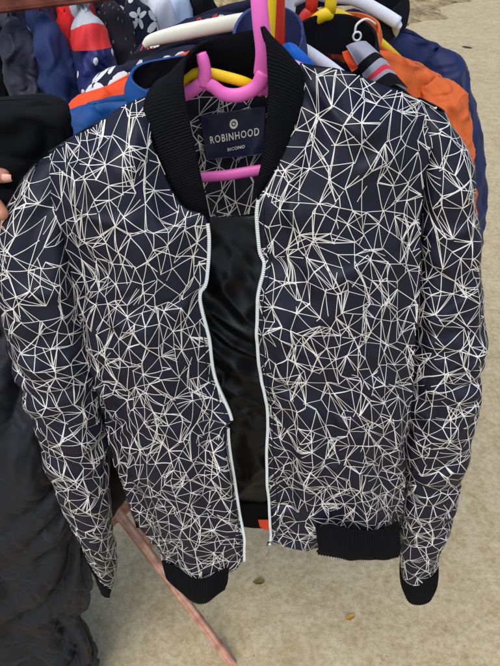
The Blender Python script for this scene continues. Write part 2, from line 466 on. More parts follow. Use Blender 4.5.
# viewer's left front panel
rowsL = [
 px_row([(38,164,.612),(66,144,.606),(92,125,.606),(120,110,.61),(153,94,.618)]),
]
for (xl, yl, xr, yr, b) in [(50,195,152,136,-2),(60,235,165,172,0),(66,262,183,204,2),(72,290,208,221,2),(78,318,208,280,0),
        (83,342,202,297,0),(90,370,211,338,0),(97,397,219,378,0),(106,432,233,418,0),(117,467,230,430,2),(130,502,234,476,4),(147,535,240,520,8)]:
    Y = yf((yl+yr)/2); rowsL.append(row(xl, yl, xr, yr, Y+.012, Y-.022, Y+.004, k=5, bow=b))
Y = yf(570); rowsL.append(px_row([(163,562,Y+.01),(183,577,Y-.008),(205,583,Y-.014),(227,574,Y-.008),(244,556,Y)]))
pL = Patch(rowsL, 190, 72, wrinkle=wr_front(1, .011))
mb = MB(); add_patch(mb, pL, mi=0, mi_in=2); add_lines(mb, pL, 1, ox=.05, oy=.1, rot=.12)
mb.build('front_panel', [M['navy'], M['print'], M['lining']], J)

# viewer's right front panel
rowsR = [px_row([(300,62,.618),(335,70,.61),(370,81,.606),(405,93,.606),(437,107,.612)])]
for (xl, yl, xr, yr, b) in [(296,112,433,140,-2),(285,150,427,178,0),(267,184,422,215,0),(256,205,423,245,0),(258,252,420,285,0),
        (263,265,417,305,0),(258,300,414,338,0),(258,370,411,392,0),(264,405,408,428,0),(266,468,406,475,2),(270,526,404,522,5)]:
    Y = yf((yl+yr)/2); rowsR.append(row(xl, yl, xr, yr, Y+.004, Y-.022, Y+.006, k=5, bow=b))
Y = yf(550); rowsR.append(px_row([(269,543,Y+.002),(296,549,Y-.014),(320,553,Y-.018),(360,553,Y-.01),(398,550,Y+.012)]))
pR = Patch(rowsR, 190, 84, wrinkle=wr_front(4, .009, -1))
mb = MB(); add_patch(mb, pR, mi=0, mi_in=2); add_lines(mb, pR, 1, ox=.35, oy=.3, rot=-.08)
mb.build('front_panel', [M['navy'], M['print'], M['lining']], J)

def seam(p, u0, v0, v1, w=.0007, name='seam', uf=None):
    v = np.linspace(v0, v1, 160); u = np.full_like(v, u0) if uf is None else uf(v)
    b = MB(); P_ = p.at(u, v, .0009); tube(b, P_, w, k=6, smooth=1); return b.build(name, M['navy'], J)
for p_, u0 in ((pL, .955), (pR, .045)): seam(p_, u0, .22 if p_ is pR else .36, .985)
# hem bands
def band(topr, botr, name, mat, m=12, n=420, th=.004, seed=0, amp=.003, mid=-.012, close=None, freq=60):
    T, B = np.array(px_row(topr)), np.array(px_row(botr))
    md = (T+B)/2; md[:, 1] += mid
    p = Patch([T, md, B], m, n, wrinkle=lambda s, t, u, v: perlin(s*freq*.6, t*4, seed)*amp*.9+np.sin(s*2*math.pi/.0042)*.0007+perlin(s*14, t*3, seed+4)*.006)
    b = MB(); add_patch(b, p, th=th); return b.build(name, mat, J)
Y = yf(575)
band([(162,560,Y+.006),(185,575,Y-.014),(207,580,Y-.018),(227,570,Y-.012)], [(172,581,Y+.004),(187,598,Y-.01),(206,604,Y-.014),(225,590,Y-.008)], 'hem_band', M['rib'], seed=2)
Y = yf(540)
band([(317,529,Y-.026),(330,526,Y-.028),(350,530,Y-.030),(375,532,Y-.024),(399,522,Y-.004)], [(318,556,Y-.026),(335,556,Y-.028),(350,560,Y-.030),(375,561,Y-.024),(399,557,Y-.004)], 'hem_band', M['rib'], seed=5)

# sleeves
def wr_sleeve(seed, a=1.0):
    def f(s, t, u, v):
        dg = (ridge(s*8+t*7, t*11-s*7, seed)-.5)*.0038*a+(ridge(s*20-t*6, t*12+s*9, seed+7)-.5)*.0010*a
        lo = perlin(s*24, t*3.5, seed+2)*.008*a
        sm = perlin(s*30, t*14+s*20, seed+4)*.0010*a
        el = np.exp(-((v-.42)/.13)**2)+.6*np.exp(-((v-.8)/.1)**2)
        ek = (ridge(s*10+t*10+seed, t*24-s*11, seed+21)-.45)*.0062*el*a
        return (dg+lo+sm+ek)*np.clip(t/.06+.25, 0, 1)
    return f
stR = [(418,99,444,111,.618,.012),(417,130,462,146,.622,.034),(414,180,471,184,.622,.044),(411,230,477,231,.618,.046),(409,290,482,288,.61,.046),
       (406,350,482,345,.60,.046),(403,410,477,402,.588,.044),(400,465,464,462,.575,.040),(398,520,451,521,.56,.036),(400,570,435,568,.545,.03)]
sR = Patch([ring(*a) for a in stR], 170, 110, closed=True, wrinkle=wr_sleeve(11), flip=False)
stL = [(36,165,62,150,.612,.012),(18,190,66,190,.61,.032),(1,234,72,240,.60,.042),(1,280,80,290,.59,.046),(10,330,90,342,.578,.044),
       (24,382,98,393,.563,.042),(39,432,104,440,.55,.038),(55,480,109,494,.54,.034),(74,526,113,545,.53,.026),(90,562,114,578,.525,.017),(101,592,110,596,.52,.006)]
sL = Patch([ring(*a) for a in stL], 190, 110, closed=True, wrinkle=wr_sleeve(14, .9))
def fixflip(p, inward_ref):
    # make normals point away from the tube's centre
    c = p.P.mean(axis=1, keepdims=True)
    if ((p.P-c)*p.N).sum() < 0: p.flip = not p.flip; p.norm()
fixflip(sR, None); fixflip(sL, None)
mb = MB(); add_patch(mb, sR, mi=0, mi_in=2); add_lines(mb, sR, 1, ox=.1, oy=.4, rot=.2); mb.build('sleeve', [M['navy'], M['print'], M['lining']], J)
mb = MB(); add_patch(mb, sL, mi=0, mi_in=2); add_lines(mb, sL, 1, ox=.42, oy=.05, rot=-.3); sleeveL = mb.build('sleeve', [M['navy'], M['print'], M['lining']], J)
# dark turned-in opening at the end of the left sleeve
uu, vv = np.meshgrid(np.linspace(.36, .82, 30), np.linspace(0, 1, 40))
v0_ = .865+.07*(.82-uu)/.46; vv = v0_+vv*(.99-v0_)
pc = Patch([[W(0,0,.5)]*4]*4, 40, 30); pc.P = sL.at(uu.ravel(), vv.ravel(), .0022).reshape(40, 30, 3); pc.norm(); pc.metric()
if pc.N[..., 1].mean() > 0: pc.flip = True; pc.norm()
mb = MB(); add_patch(mb, pc, th=.002); mb.build('cuff', M['rib'], J)
# right cuff
cr = Patch([ring(401,564,437,562,.547,.03), ring(400,572,437,570,.545,.032), ring(401,583,436,581,.543,.031), ring(405,593,432,590,.541,.026)], 16, 420, closed=True,
           wrinkle=lambda s, t, u, v: perlin(s*30, t*8, 9)*.003+np.sin(s*2*math.pi/.0042)*.0007)
fixflip(cr, None)
mb = MB(); add_patch(mb, cr, th=.004); mb.build('cuff', M['rib'], J)

# back of the jacket, seen from inside: printed facing at the top, black lining below
yoke_rows = [px_row([(48,152,.618),(105,119,.632),(160,96,.655),(195,88,.675),(228,90,.685),(262,86,.675),(300,78,.655),(370,86,.63),(434,110,.618)]),
    px_row([(56,195,.62),(105,165,.66),(160,142,.678),(195,136,.684),(228,134,.686),(262,132,.684),(300,130,.678),(370,132,.66),(430,150,.62)]),
    px_row([(64,240,.62),(108,224,.672),(160,214,.682),(195,210,.684),(228,208,.684),(262,204,.682),(300,203,.678),(366,206,.665),(422,212,.62)]),
    px_row([(66,248,.62),(108,232,.672),(160,222,.682),(195,218,.684),(228,216,.684),(262,212,.682),(300,211,.678),(366,214,.665),(421,220,.62)])]
py_ = Patch(yoke_rows, 60, 130, wrinkle=lambda s, t, u, v: perlin(s*16, t*12, 21)*.006+perlin(s*50, t*35, 22)*.0016)
mb = MB(); add_patch(mb, py_, mi=0); add_lines(mb, py_, 1, ox=.2, oy=.62, rot=.5, width=.0010)
mb.build('back_facing', [M['navy'], M['print']], J)
back_rows = []
for (y, xl, xr, dY) in [(214,66,421,0),(270,73,416,0),(330,82,410,0),(400,97,405,0),(460,115,402,0),(510,134,400,0)]:
    e = yf(y)+.018; c = .684-.095*(y-214)/300
    back_rows.append(px_row([(xl,y,e),(xl+(xr-xl)*.12,y,e+(c-e)*.7),(xl+(xr-xl)*.3,y,c),(xl+(xr-xl)*.5,y,c+.004),(xl+(xr-xl)*.7,y,c),(xl+(xr-xl)*.88,y,e+(c-e)*.7),(xr,y,e)]))
def wr_lin(s, t, u, v):
    a = s*.75+t*.62; b = -s*.62+t*.75          # creases run down to the right
    k = np.exp(-((t-.17)/.13)**2)
    d = ridge(b*26+1.0*perlin(a*6, b*6, 2), a*4, 31)*.010*k
    return d+perlin(s*24+t*8, t*6, 33)*.005+(ridge(s*18+t*8, t*16-s*6, 35)-.5)*.0035
pB = Patch(back_rows, 170, 150, wrinkle=wr_lin)
mb = MB(); add_patch(mb, pB, mi=0, mi_in=1, th=.003)
pB2 = Patch(back_rows, 60, 60); pB2.P = pB2.P+np.array([0, .014, 0]); pB2.norm(); pB2.N = -pB2.N
add_lines(mb, pB2, 2, ox=.3, oy=.1, step=.012, off=.002)
add_patch(mb, pB2, mi=1, th=0)
mb.build('back_lining', [M['lining'], M['navy'], M['print']], J)
# rear hem band
e = .524
hb = Patch([px_row([(134,508,e+.03),(180,506,e+.05),(220,505,e+.066),(255,505,e+.068),(300,505,e+.06),(360,506,e+.04),(400,508,e+.02)]),
            px_row([(136,528,e+.03),(180,528,e+.05),(220,527,e+.064),(255,528,e+.066),(300,530,e+.06),(360,530,e+.04),(400,530,e+.02)])], 20, 90,
           wrinkle=lambda s, t, u, v: perlin(s*40, t*10, 4)*.003)
mb = MB(); add_patch(mb, hb, th=.005); mb.build('hem_band', M['rib'], J)
ot = Patch([px_row([(258,520,e+.060),(264,520,e+.060),(275,520,e+.060)]), px_row([(260,527,e+.058),(264,529,e+.058),(275,533,e+.058)])], 6, 8)
mb = MB(); add_patch(mb, ot, th=.001); mb.build('care_tag', M['orangered'], J)

# collar: one rib-knit band running up the left front, round the neck and down the right
col_rows = [  # (seam point, free edge point)
 ((192,230,.612),(209,223,.600)), ((174,206,.602),(205,196,.588)), ((160,176,.600),(198,162,.580)), ((148,138,.600),(190,122,.576)),
 ((146,106,.606),(185,96,.578)), ((157,84,.622),(184,76,.592)), ((172,80,.645),(188,60,.612)), ((192,84,.666),(199,46,.640)),
 ((212,90,.682),(214,39,.664)), ((235,92,.686),(236,33,.670)), ((258,88,.680),(255,29,.655)), ((276,82,.662),(262,27,.622)),
 ((298,72,.636),(264,34,.594)), ((305,84,.612),(267,62,.578)), ((303,118,.602),(268,100,.576)), ((286,166,.600),(264,150,.580)), ((272,184,.602),(260,176,.588)), ((258,202,.606),(256,192,.600))]
R_ = []
for a, b in col_rows:
    A, B = W(*a), W(*b); mid = (A+B)/2; mid = mid+np.array([0, -.007, .004]); R_.append([A, A*.6+B*.4+np.array([0, -.006, .003]), A*.25+B*.75+np.array([0, -.006, .003]), B])
pc = Patch(R_, 900, 16, wrinkle=lambda s, t, u, v: perlin(t*22, s*20, 6)*.0028+perlin(t*60, s*40, 8)*.0008+np.sin(t*2*math.pi/.0030)*.00010)
mb = MB(); add_patch(mb, pc, th=.0035); mb.build('collar', M['rib'], J)

# zip tapes with teeth
def zipper(path, name='zipper'):
    P = np.array(path)+np.array([0, -.003, 0])
    mb = MB(); C_ = tube(mb, P, .0014, k=8, smooth=6)
    s = np.concatenate([[0], np.cumsum(np.linalg.norm(np.diff(C_, axis=0), axis=1))])
    for q in np.arange(0, s[-1], .0026):
        p = np.array([np.interp(q, s, C_[:, i]) for i in range(3)]); p2 = np.array([np.interp(q+.001, s, C_[:, i]) for i in range(3)])
        T = p2-p; T /= np.linalg.norm(T)+1e-12; X = np.cross(T, (0, 1, 0)); X /= np.linalg.norm(X); Z = np.cross(X, T)
        h = [p+X*a*.0020+T*b*.0008+Z*c*.0018 for a in (-1, 1) for b in (-1, 1) for c in (-1, 1)]
        mb.add(h, [(0,1,3,2),(4,6,7,5),(0,4,5,1),(2,3,7,6),(0,2,6,4),(1,5,7,3)])
    return mb.build(name, M['zip'], J, smooth=False)
def proj(P):
    d = P-np.array([0, 0, CH]); f = d[..., 1]*cP-d[..., 2]*sP; u = d[..., 1]*sP+d[..., 2]*cP
    return CX+F*d[..., 0]/f, CY-F*u/f
def edge_path(p, u, y0, y1, k=26):
    v = np.linspace(0, 1, 400); E = p.at(np.full(400, u), v); _, py = proj(E)
    va, vb = v[np.argmin(abs(py-y0))], (1.0 if y1 is None else v[np.argmin(abs(py-y1))])
    vv = np.linspace(va, vb, k); return p.at(np.full(k, u), vv)
def zY(y): return float(yf(y))-.001
z1 = zipper(edge_path(pL, 1.0, 224, 418))
zipper(edge_path(pL, 1.0, 428, None))
ER = edge_path(pR, 0.0, 199, None, 40); z2 = zipper(ER)
P0 = ER[-1]+np.array([0, -.006, .001])
mb = MB(); tube(mb, [P0+[0,0,.006], P0, P0-[0,0,.006]], [.0036,.0060,.0044], k=8)
tube(mb, [P0+[0,-.004,-.002], P0+[.001,-.006,-.012], P0+[-.002,-.004,-.03]], [.0024,.0028,.0044], k=8, flat=.4)
sl = mb.build('zip_slider', M['metal'], z2)

# neck label with emblem and wording
lr = []
for (y0, y1) in [(0, 0)]: pass
def lab(u, v):   # label corners (201,116) (266,106) / (208,158) (262,152)
    a = np.array([200,116.])*(1-u)+np.array([266,106.])*u; b = np.array([206,160.])*(1-u)+np.array([264,154.])*u
    q = a*(1-v)+b*v; return W(q[0], q[1], .671+.004*math.sin(u*5)*v)
pl_ = Patch([[lab(u, v) for u in np.linspace(0, 1, 6)] for v in np.linspace(0, 1, 4)], 40, 60,
            wrinkle=lambda s, t, u, v: perlin(s*38+t*22, t*20, 41)*.004)
mb = MB(); add_patch(mb, pl_, th=.0008); LB = mb.build('neck_label', M['label'], J)
def text_mesh(body, size, spacing=1.15):
    cu = bpy.data.curves.new('lettering', 'FONT'); cu.body = body; cu.size = size; cu.align_x = 'CENTER'; cu.space_character = spacing; cu.resolution_u = 3
    cu.offset = size*.012
    o = bpy.data.objects.new('lettering_source', cu); COL.objects.link(o)
    bpy.context.view_layer.update()
    me = bpy.data.meshes.new_from_object(o.evaluated_get(bpy.context.evaluated_depsgraph_get()))
    V = np.array([v.co[:2] for v in me.vertices]); Fc = [list(p.vertices) for p in me.polygons]
    bpy.data.objects.remove(o); bpy.data.curves.remove(cu); bpy.data.meshes.remove(me)
    return V, Fc
Wl, Hl = pl_.Wv.mean(), pl_.H
mb = MB()
def put2(V, Fc, cu, cv, rot=0.0, xs=1.0):
    c, s = math.cos(rot), math.sin(rot)
    X = V[:, 0]*xs*c-V[:, 1]*s; Yy = V[:, 0]*xs*s+V[:, 1]*c
    u = cu+X/Wl; v = cv-Yy/Hl
    mb.add(pl_.at(u, v, .0012), Fc, 0)
V, Fc = text_mesh('ROBINHOOD', .0125, 1.2); ww = np.ptp(V[:, 0]); put2(V, Fc, .51, .60, rot=.05, xs=.80*Wl/ww)
V, Fc = text_mesh('BICONO', .0055, 1.1); put2(V, Fc, .53, .83, rot=.06)
th = np.linspace(0, 2*math.pi, 28, endpoint=False)
def annul(r0, r1):
    k = len(th); V = np.concatenate([np.stack([np.cos(th)*r1*.92, np.sin(th)*r1], -1), np.stack([np.cos(th)*r0*.92, np.sin(th)*r0], -1)])
    return V, [(i, (i+1) % k, k+(i+1) % k, k+i) for i in range(k)]
V, Fc = annul(.0030, .0056); put2(V, Fc, .505, .27)
V, Fc = annul(.0001, .0016); put2(V, Fc, .505, .27)
mb.build('lettering', M['print'], LB, smooth=False)

TILT = 0.0
# ---------------------------------------------------------------- HANGERS
RAILZ = 1.60
def hanger(mat, label, hook, neck, left, right, Y, r=.0055, group='plastic hangers on the clothes rail', YL=None, YR=None, bar=None, dip=0, extra=None, flat=.7):
    top = W(hook[0], hook[1], Y); nk = W(neck[0], neck[1], Y)
    Lp = W(left[0], left[1], YL or Y); Rp = W(right[0], right[1], YR or Y)
    h = empty('clothes_hanger', nk, label, 'hanger', group)
    mb = MB()
    d = nk-top
    def zz(z): # along the line neck->top up to height z
        return nk+(top-nk)*(z-nk[2])/(top[2]-nk[2])
    a = zz(RAILZ-.012)
    pts = [nk, nk*.5+a*.5, a, a+[.006,0,.018], a+[.022,0,.030], a+[.040,0,.022], a+[.046,0,.004], a+[.042,0,-.008]]
    tube(mb, pts, r, k=12, flat=flat, smooth=5); mb.build('hook', mat, h)
    mb = MB()
    tube(mb, [Lp, Lp*.72+nk*.28+[0,0,.006], Lp*.35+nk*.65+[0,0,.010], nk, Rp*.35+nk*.65+[0,0,.010], Rp*.72+nk*.28+[0,0,.006], Rp], r*1.05, k=12, flat=flat, smooth=6)
    mb.build('shoulder_arm', mat, h)
    if bar is None: bl, br = Lp+[0,0,-.02], Rp+[0,0,-.02]
    else: bl, br = W(*bar[0]), W(*bar[1])
    mb = MB(); tube(mb, [Lp, bl*.97+br*.03, bl*.5+br*.5, br*.97+bl*.03, Rp], r*.9, k=10, flat=flat, smooth=6); mb.build('lower_bar', mat, h)
    if extra: extra(h)
    return h
# pink hanger inside the patterned jacket, traced with its dip and notch
YH = .648
PH = empty('clothes_hanger', W(235, 95, YH), 'bright pink plastic hanger inside the printed jacket, its dip and notch showing at the neck', 'hanger', 'plastic hangers on the clothes rail')
mb = MB()
a = W(258, -28, YH-.012)
tube(mb, [W(262,74,YH-.006), W(264,52,YH-.012), W(261,24,YH-.014), W(259,0,YH-.014), a, a+[.008,0,.022], a+[.026,0,.034], a+[.046,0,.024], a+[.052,0,.0], a+[.048,0,-.012]], [.0095,.0092,.0088,.0085,.008,.0075,.0075,.0075,.0075,.007], k=16, flat=.6)
mb.build('hook', M['pink'], PH)
mb = MB()
tube(mb, [W(80,150,YH), W(120,124,YH), W(160,106,YH), W(186,94,YH-.005), W(202,84,YH-.008), W(212,86,YH-.008), W(224,94,YH-.008), W(240,95,YH-.008), W(256,87,YH-.008), W(264,72,YH-.010)], [.0072,.0072,.0072,.0072,.0072,.0072,.0077,.0079,.0079,.0081], k=16, flat=.65)
tube(mb, [W(203,86,YH-.008), W(205,72,YH-.010), W(203,60,YH-.011), W(201,53,YH-.011)], [.0077,.0068,.0068,.0056], k=16, flat=.65)
tube(mb, [W(258,88,YH-.006), W(272,88,YH+.002), W(300,90,YH), W(350,106,YH), W(405,128,YH)], .0085, k=14, flat=.65)
mb.build('shoulder_arm', M['pink'], PH)
mb = MB(); tube(mb, [W(80,150,YH), W(92,184,YH), W(140,186,YH), W(198,178,YH), W(228,175,YH-.002), W(260,170,YH), W(320,163,YH), W(390,154,YH), W(405,128,YH)], .0068, k=12, flat=.75); mb.build('lower_bar', M['pink'], PH)

# ---------------------------------------------------------------- generic hung garments
def garment(name, label, cat, mats, N, L, R, length=.66, nw=.075, collar=None, col_h=.035, col_mat=None, sleeve_r=(.06, .048), sleeve_len=.56, group=None,
            out=.10, dep=.05, seed=1, prnt=None, wr=1.0, colfn=None, body_hem=None, inner=None, rnar=1.0, stripes=None, fwd=0.0, hood=None, slopew=.012, opening=True, nd=.62):
    """N, L, R: world points of the neck and the two shoulder tips"""
    N, L, R = map(np.array, (N, L, R))
    root = empty(name, N, label, cat, group)
    e = (R-L); e[2] = 0; e /= np.linalg.norm(e); nrm = np.array([-e[1], e[0], 0])     # nrm points away from the camera for e=+x
    xl, xr = (L-N)@e, (R-N)@e
    K = 40; rows = []
    ts = [0, .03, .08, .16, .3, .5, .75, 1.0]
    zh = N[2]-length
    for t in ts:
        pts = []
        for i in range(K):
            th = 2*math.pi*i/K+math.pi/2
            ct, st = math.cos(th), math.sin(th)
            nar = .93-.05*min(1, t/.16)
            x = (xl+xr)/2+(xr-xl)/2*nar*ct
            if x < 0: zt = N[2]+(L[2]-N[2])*min(1, abs(x/xl))-.010*min(1, abs(x/xl))**4
            else: zt = N[2]+(R[2]-N[2])*min(1, abs(x/xr))-.010*min(1, abs(x/xr))**4
            zt -= slopew*math.exp(-(x/(nw*.8))**2)*(1.6 if st < 0 else .3)
            d = dep*(.35*math.exp(-(x/nw)**2)+.15)*(1-min(1, t/.16))+dep*min(1, t/.16)
            s2 = math.copysign(abs(st)**.8, st)
            P = N+e*x+nrm*d*s2; P = P+nrm*fwd*t
            P[2] = zt*(1-t)+zh*t
            pts.append(P)
        rows.append(pts)
    p = Patch(rows, 60, 121, closed=True, wrinkle=lambda s, t, u, v: wr*(perlin(s*18, t*4, seed)*.008*np.clip(t/.1, 0, 1)+(ridge(s*16+t*9, t*16-s*7, seed+1)-.5)*.005+perlin(s*60, t*4, seed+33)*.0045*np.clip(t/.08, 0, 1)+perlin(s*40, t*35, seed+2)*.0015))
    fixflip(p, None)
    mb = MB(); add_patch(mb, p, mi=0, th=.002, fmat=colfn)
    if prnt: prnt(mb, p, seed)
    mb.build('body', mats, root)
    if body_hem:
        rr = [[q+[0, 0, .0] for q in p.P[-1][::4]], [q-[0, 0, .05] for q in p.P[-1][::4]]]
        hp = Patch([r[:-1] for r in rr], 10, 90, closed=True); fixflip(hp, None); mb = MB(); add_patch(mb, hp, th=.004); mb.build('hem_band', body_hem, root)
    for sgn, T in ((-1, L), (1, R)):
        ins = N+(T-N)*.80
        cen = [ins+[0,0,-.018], T*.92+N*.08+[0,0,-.034], T+e*sgn*-.004+[0,0,-.072], T+e*sgn*(out*.3)+[0,0,-.19]+nrm*-.00, T+e*sgn*(out*.7)+[0,0,-.38], T+e*sgn*out+[0,0,-sleeve_len]]
        rad = [.014, .034, sleeve_r[0]*.86, sleeve_r[0], (sleeve_r[0]+sleeve_r[1])/2, sleeve_r[1]*.85]
        rows = []
        for i, (c, r_) in enumerate(zip(cen, rad)):
            ax = np.array(cen[min(i+1, 5)])-np.array(cen[max(i-1, 0)]); ax /= np.linalg.norm(ax)
            u_ = e-ax*(e@ax); u_ /= np.linalg.norm(u_); w_ = nrm
            k = 14
            rows.append([c+u_*r_*rnar*math.cos(2*math.pi*j/k+math.pi/2)+w_*r_*.85*math.sin(2*math.pi*j/k+math.pi/2) for j in range(k)])
        sp = Patch(rows, 80, 57, closed=True, wrinkle=lambda s, t, u, v: wr*((ridge(s*16+t*9, t*13-s*8, seed+5+sgn)-.5)*.0045+perlin(s*24, t*4, seed+7+sgn)*.007+perlin(s*70, t*5, seed+9)*.004)*np.clip(t/.08+.2, 0, 1))
        fixflip(sp, None)
        mb = MB(); add_patch(mb, sp, mi=0, th=.002, fmat=colfn)
        if prnt: prnt(mb, sp, seed+1)
        so = mb.build('sleeve', mats, root)
        cw = [q for q in sp.P[-1][:-1:4]]; cc = np.mean(cw, axis=0)
        cp = Patch([[cc+(q-cc)*1.0 for q in cw], [cc+(q-cc)*.8-[0,0,.05] for q in cw]], 8, 50, closed=True); fixflip(cp, None)
        mb = MB(); add_patch(mb, cp, th=.003); mb.build('cuff', M['rib'] if body_hem else mats[0], so)
    if collar:
        rows = []
        for i in range(25):
            a = math.radians(-70+i*(320/24)) if opening else math.radians(-90+i*360/24)
            # a=90 deg is the back of the neck
            back = (1+math.sin(a))/2
            lo = N+e*nw*math.cos(a)+nrm*(nw*nd*math.sin(a))+[0, 0, -.020+.012*back-(.03*(1-back)**2 if opening else 0)]
            hi = N+e*nw*(.86+.1*(1-back))*math.cos(a)+nrm*(nw*nd*.9*math.sin(a))+[0, 0, col_h*(.45+.55*back)-(.03*(1-back)**2 if opening else 0)]
            rows.append([lo, lo*.5+hi*.5-nrm*.0+e*math.cos(a)*.004, hi])
        cpch = Patch(rows, 90, 22, wrinkle=lambda s, t, u, v: perlin(t*25, s*20, seed)*.004)
        c0 = N
        if ((cpch.P-c0)*cpch.N).sum() < 0: cpch.flip = True; cpch.norm()
        inn = 1 if isinstance(col_mat, list) and len(col_mat) == 2 and stripes is None else None
        fm = stripes
        mb = MB(); add_patch(mb, cpch, th=.004, mi=0, mi_in=inn, fmat=fm)
        mb.build('collar', col_mat if isinstance(col_mat, list) else [col_mat or mats[0]], root)
    return root
def gpx(name, label, cat, mats, N, L, R, Y, YL=None, YR=None, **k):
    return garment(name, label, cat, mats, W(N[0], N[1], Y), W(L[0], L[1], YL or Y), W(R[0], R[1], YR or Y), **k)
GR = 'garments hanging behind the printed jacket'
def fl(mi, sp, r, blob=False):
    def f(mb, p, seed):
        rs = random.Random(seed); add_shapes(mb, p, mi, flower_shapes(p, sp, r, rs, blob))
    return f
def two(f1, f2):
    def f(mb, p, seed): f1(mb, p, seed); f2(mb, p, seed+50)
    return f

gpx('nylon_jacket', 'royal blue nylon jacket with black-lined stand collar, directly behind the printed jacket', 'jacket', [M['blue']], (218,82), (70,102), (392,122), 0.770, YL=0.755, YR=0.785,
    nw=.125, nd=.25, collar=True, col_mat=[M['blue'], M['blackcotton']], col_h=.028, group=GR, seed=3)
gpx('hooded_jacket', 'bright orange red jacket, only its left shoulder showing above the royal blue one', 'jacket', [M['orangered']], (232,38), (82,90), (392,118), 0.825, YL=0.810, YR=0.845,
    nw=.05, group=GR, seed=5, out=.03)
gpx('denim_jacket', 'jacket with faded denim blue rib collar, just behind the black collar', 'jacket', [M['brightblue']], (268,62), (150,120), (395,128), 0.800, nw=.05, collar=True, col_mat=[M['denim']], col_h=.062, group=GR, seed=6)
gpx('light_jacket', 'pale sky blue top showing as a thin strip above the printed right shoulder', 'top', [M['paleblue']], (280,52), (150,125), (400,112), 0.855, nw=.06, group=GR, seed=7)
gpx('floral_shirt', 'navy shirt with large white flowers, between orange red and black garments', 'shirt', [M['darknavy'], M['flower']], (240,24), (102,68), (392,120), 0.885, YL=0.875, YR=0.895,
    nw=.07, group=GR, seed=8, prnt=fl(1, .045, .021), out=.03)
gpx('black_jacket', 'plain black jacket on the cream white hanger', 'jacket', [M['blackcotton']], (248,24), (142,46), (385,114), 0.945, YL=0.940, YR=0.955, nw=.07, group=GR, seed=9, out=.03)
gpx('printed_shirt', 'navy shirt with fine red and white print, above the cream hanger', 'shirt', [M['darknavy'], M['flower'], M['redprint']], (262,-4), (156,28), (385,108), 1.035, YL=1.025, nw=.06, group=GR, seed=10,
    prnt=two(fl(1, .03, .009), fl(2, .03, .010)), out=.03)
def stripefn(p):
    m = np.zeros((p.m-1, p.n-1), int); v = np.linspace(0, 1, p.n-1)
    m[:, (v > .35) & (v < .55)] = 1; m[:, (v >= .62) & (v < .68)] = 2; m[:, (v >= .72)] = 1
    return m
gpx('baseball_jacket', 'black jacket with wide black rib collar, below the yellow hanger', 'jacket', [M['blackcotton']], (333,56), (220,120), (424,118), 0.930, YR=0.920, nw=.07, collar=True, col_mat=[M['charribs']], col_h=.05, group=GR, seed=12)
gpx('cotton_jacket', 'burnt orange cotton jacket with white drawcord eyelet, behind the right shoulder', 'jacket', [M['orange']], (346,30), (240,100), (452,78), 1.020, YR=1.000, nw=.06, group=GR, seed=14, wr=2.0, out=.11, sleeve_r=(.055,.045), sleeve_len=.56,
    collar=True, col_mat=[M['orange']], col_h=.02)
gpx('nylon_jacket', 'dark navy blue jacket with thick black rib collar, farthest right on the rail', 'jacket', [M['navyblue']], (352,8), (250,60), (455,50), 1.130, YR=1.090, nw=.10, collar=True, col_mat=[M['charribs']], col_h=.055, group=GR, seed=16,
    out=.15, sleeve_r=(.054,.042), sleeve_len=.62)

# grey striped collar lying on the black jacket's shoulder
SJ = empty('striped_jacket', W(368, 70, 0.880), 'dark jacket with grey, black and red striped rib collar, below the orange shoulder', 'jacket', GR)
sc = Patch([px_row([(346,46,0.900),(352,43,0.895),(360,41,0.900),(366,41,0.910)]), px_row([(352,56,0.885),(360,50,0.875),(368,47,0.885),(374,48,0.900)]),
            px_row([(362,74,0.880),(370,66,0.865),(380,58,0.875),(386,60,0.895)]), px_row([(366,86,0.880),(376,80,0.865),(388,72,0.875),(396,74,0.900)]), px_row([(368,96,0.880),(380,92,0.870),(396,84,0.880),(408,88,0.900)])], 60, 30)
def sfn(p):
    m = np.zeros((p.m-1, p.n-1), int); v = np.linspace(0, 1, p.n-1)[None, :]; u = np.linspace(0, 1, p.m-1)[:, None]
    w = u*1.0+0*v
    m[:] = 0
    m[(w > .36)&(w < .50)] = 1; m[(w > .62) & (w < .70)] = 2; m[(w > .76)] = 1
    return m
mb = MB(); add_patch(mb, sc, th=.004, fmat=sfn); mb.build('collar', [M['stripegrey'], M['charribs'], M['stripered']], SJ)
sb = Patch([px_row([(345,62,0.910),(362,66,0.900),(385,72,0.900),(412,96,0.910)]), px_row([(335,90,0.910),(360,95,0.885),(395,102,0.885),(424,122,0.910)]), px_row([(340,200,0.890),(370,200,0.860),(400,200,0.860),(430,205,0.890)]), px_row([(345,300,0.850),(370,300,0.830),(390,300,0.830),(410,300,0.850)])], 40, 30,
           wrinkle=lambda s, t, u, v: perlin(s*20, t*8, 3)*.006)
mb = MB(); add_patch(mb, sb, th=.004); mb.build('body', M['blackcotton'], SJ)
rd = Patch([px_row([(342,52,0.902),(348,50,0.896)]), px_row([(345,60,0.895),(356,62,0.885)]), px_row([(352,72,0.890),(358,68,0.884)])], 10, 8)
mb = MB(); add_patch(mb, rd, th=.003); mb.build('lining', M['orangered'], SJ)
# bright blue collar tip
BC = empty('sports_top', W(300, 60, .775), 'bright azure collar tip poking out beside the black collar', 'top', GR)
bc = Patch([px_row([(283,44,.765),(290,42,.76),(296,44,.765)]), px_row([(284,60,.76),(296,56,.75),(308,56,.76)]), px_row([(290,90,.77),(304,84,.76),(318,72,.765)]), px_row([(300,140,.77),(320,140,.76),(350,140,.77)])], 40, 20,
           wrinkle=lambda s, t, u, v: perlin(s*20, t*20, 3)*.002)
mb = MB(); add_patch(mb, bc, th=.004); mb.build('collar', M['brightblue'], BC)
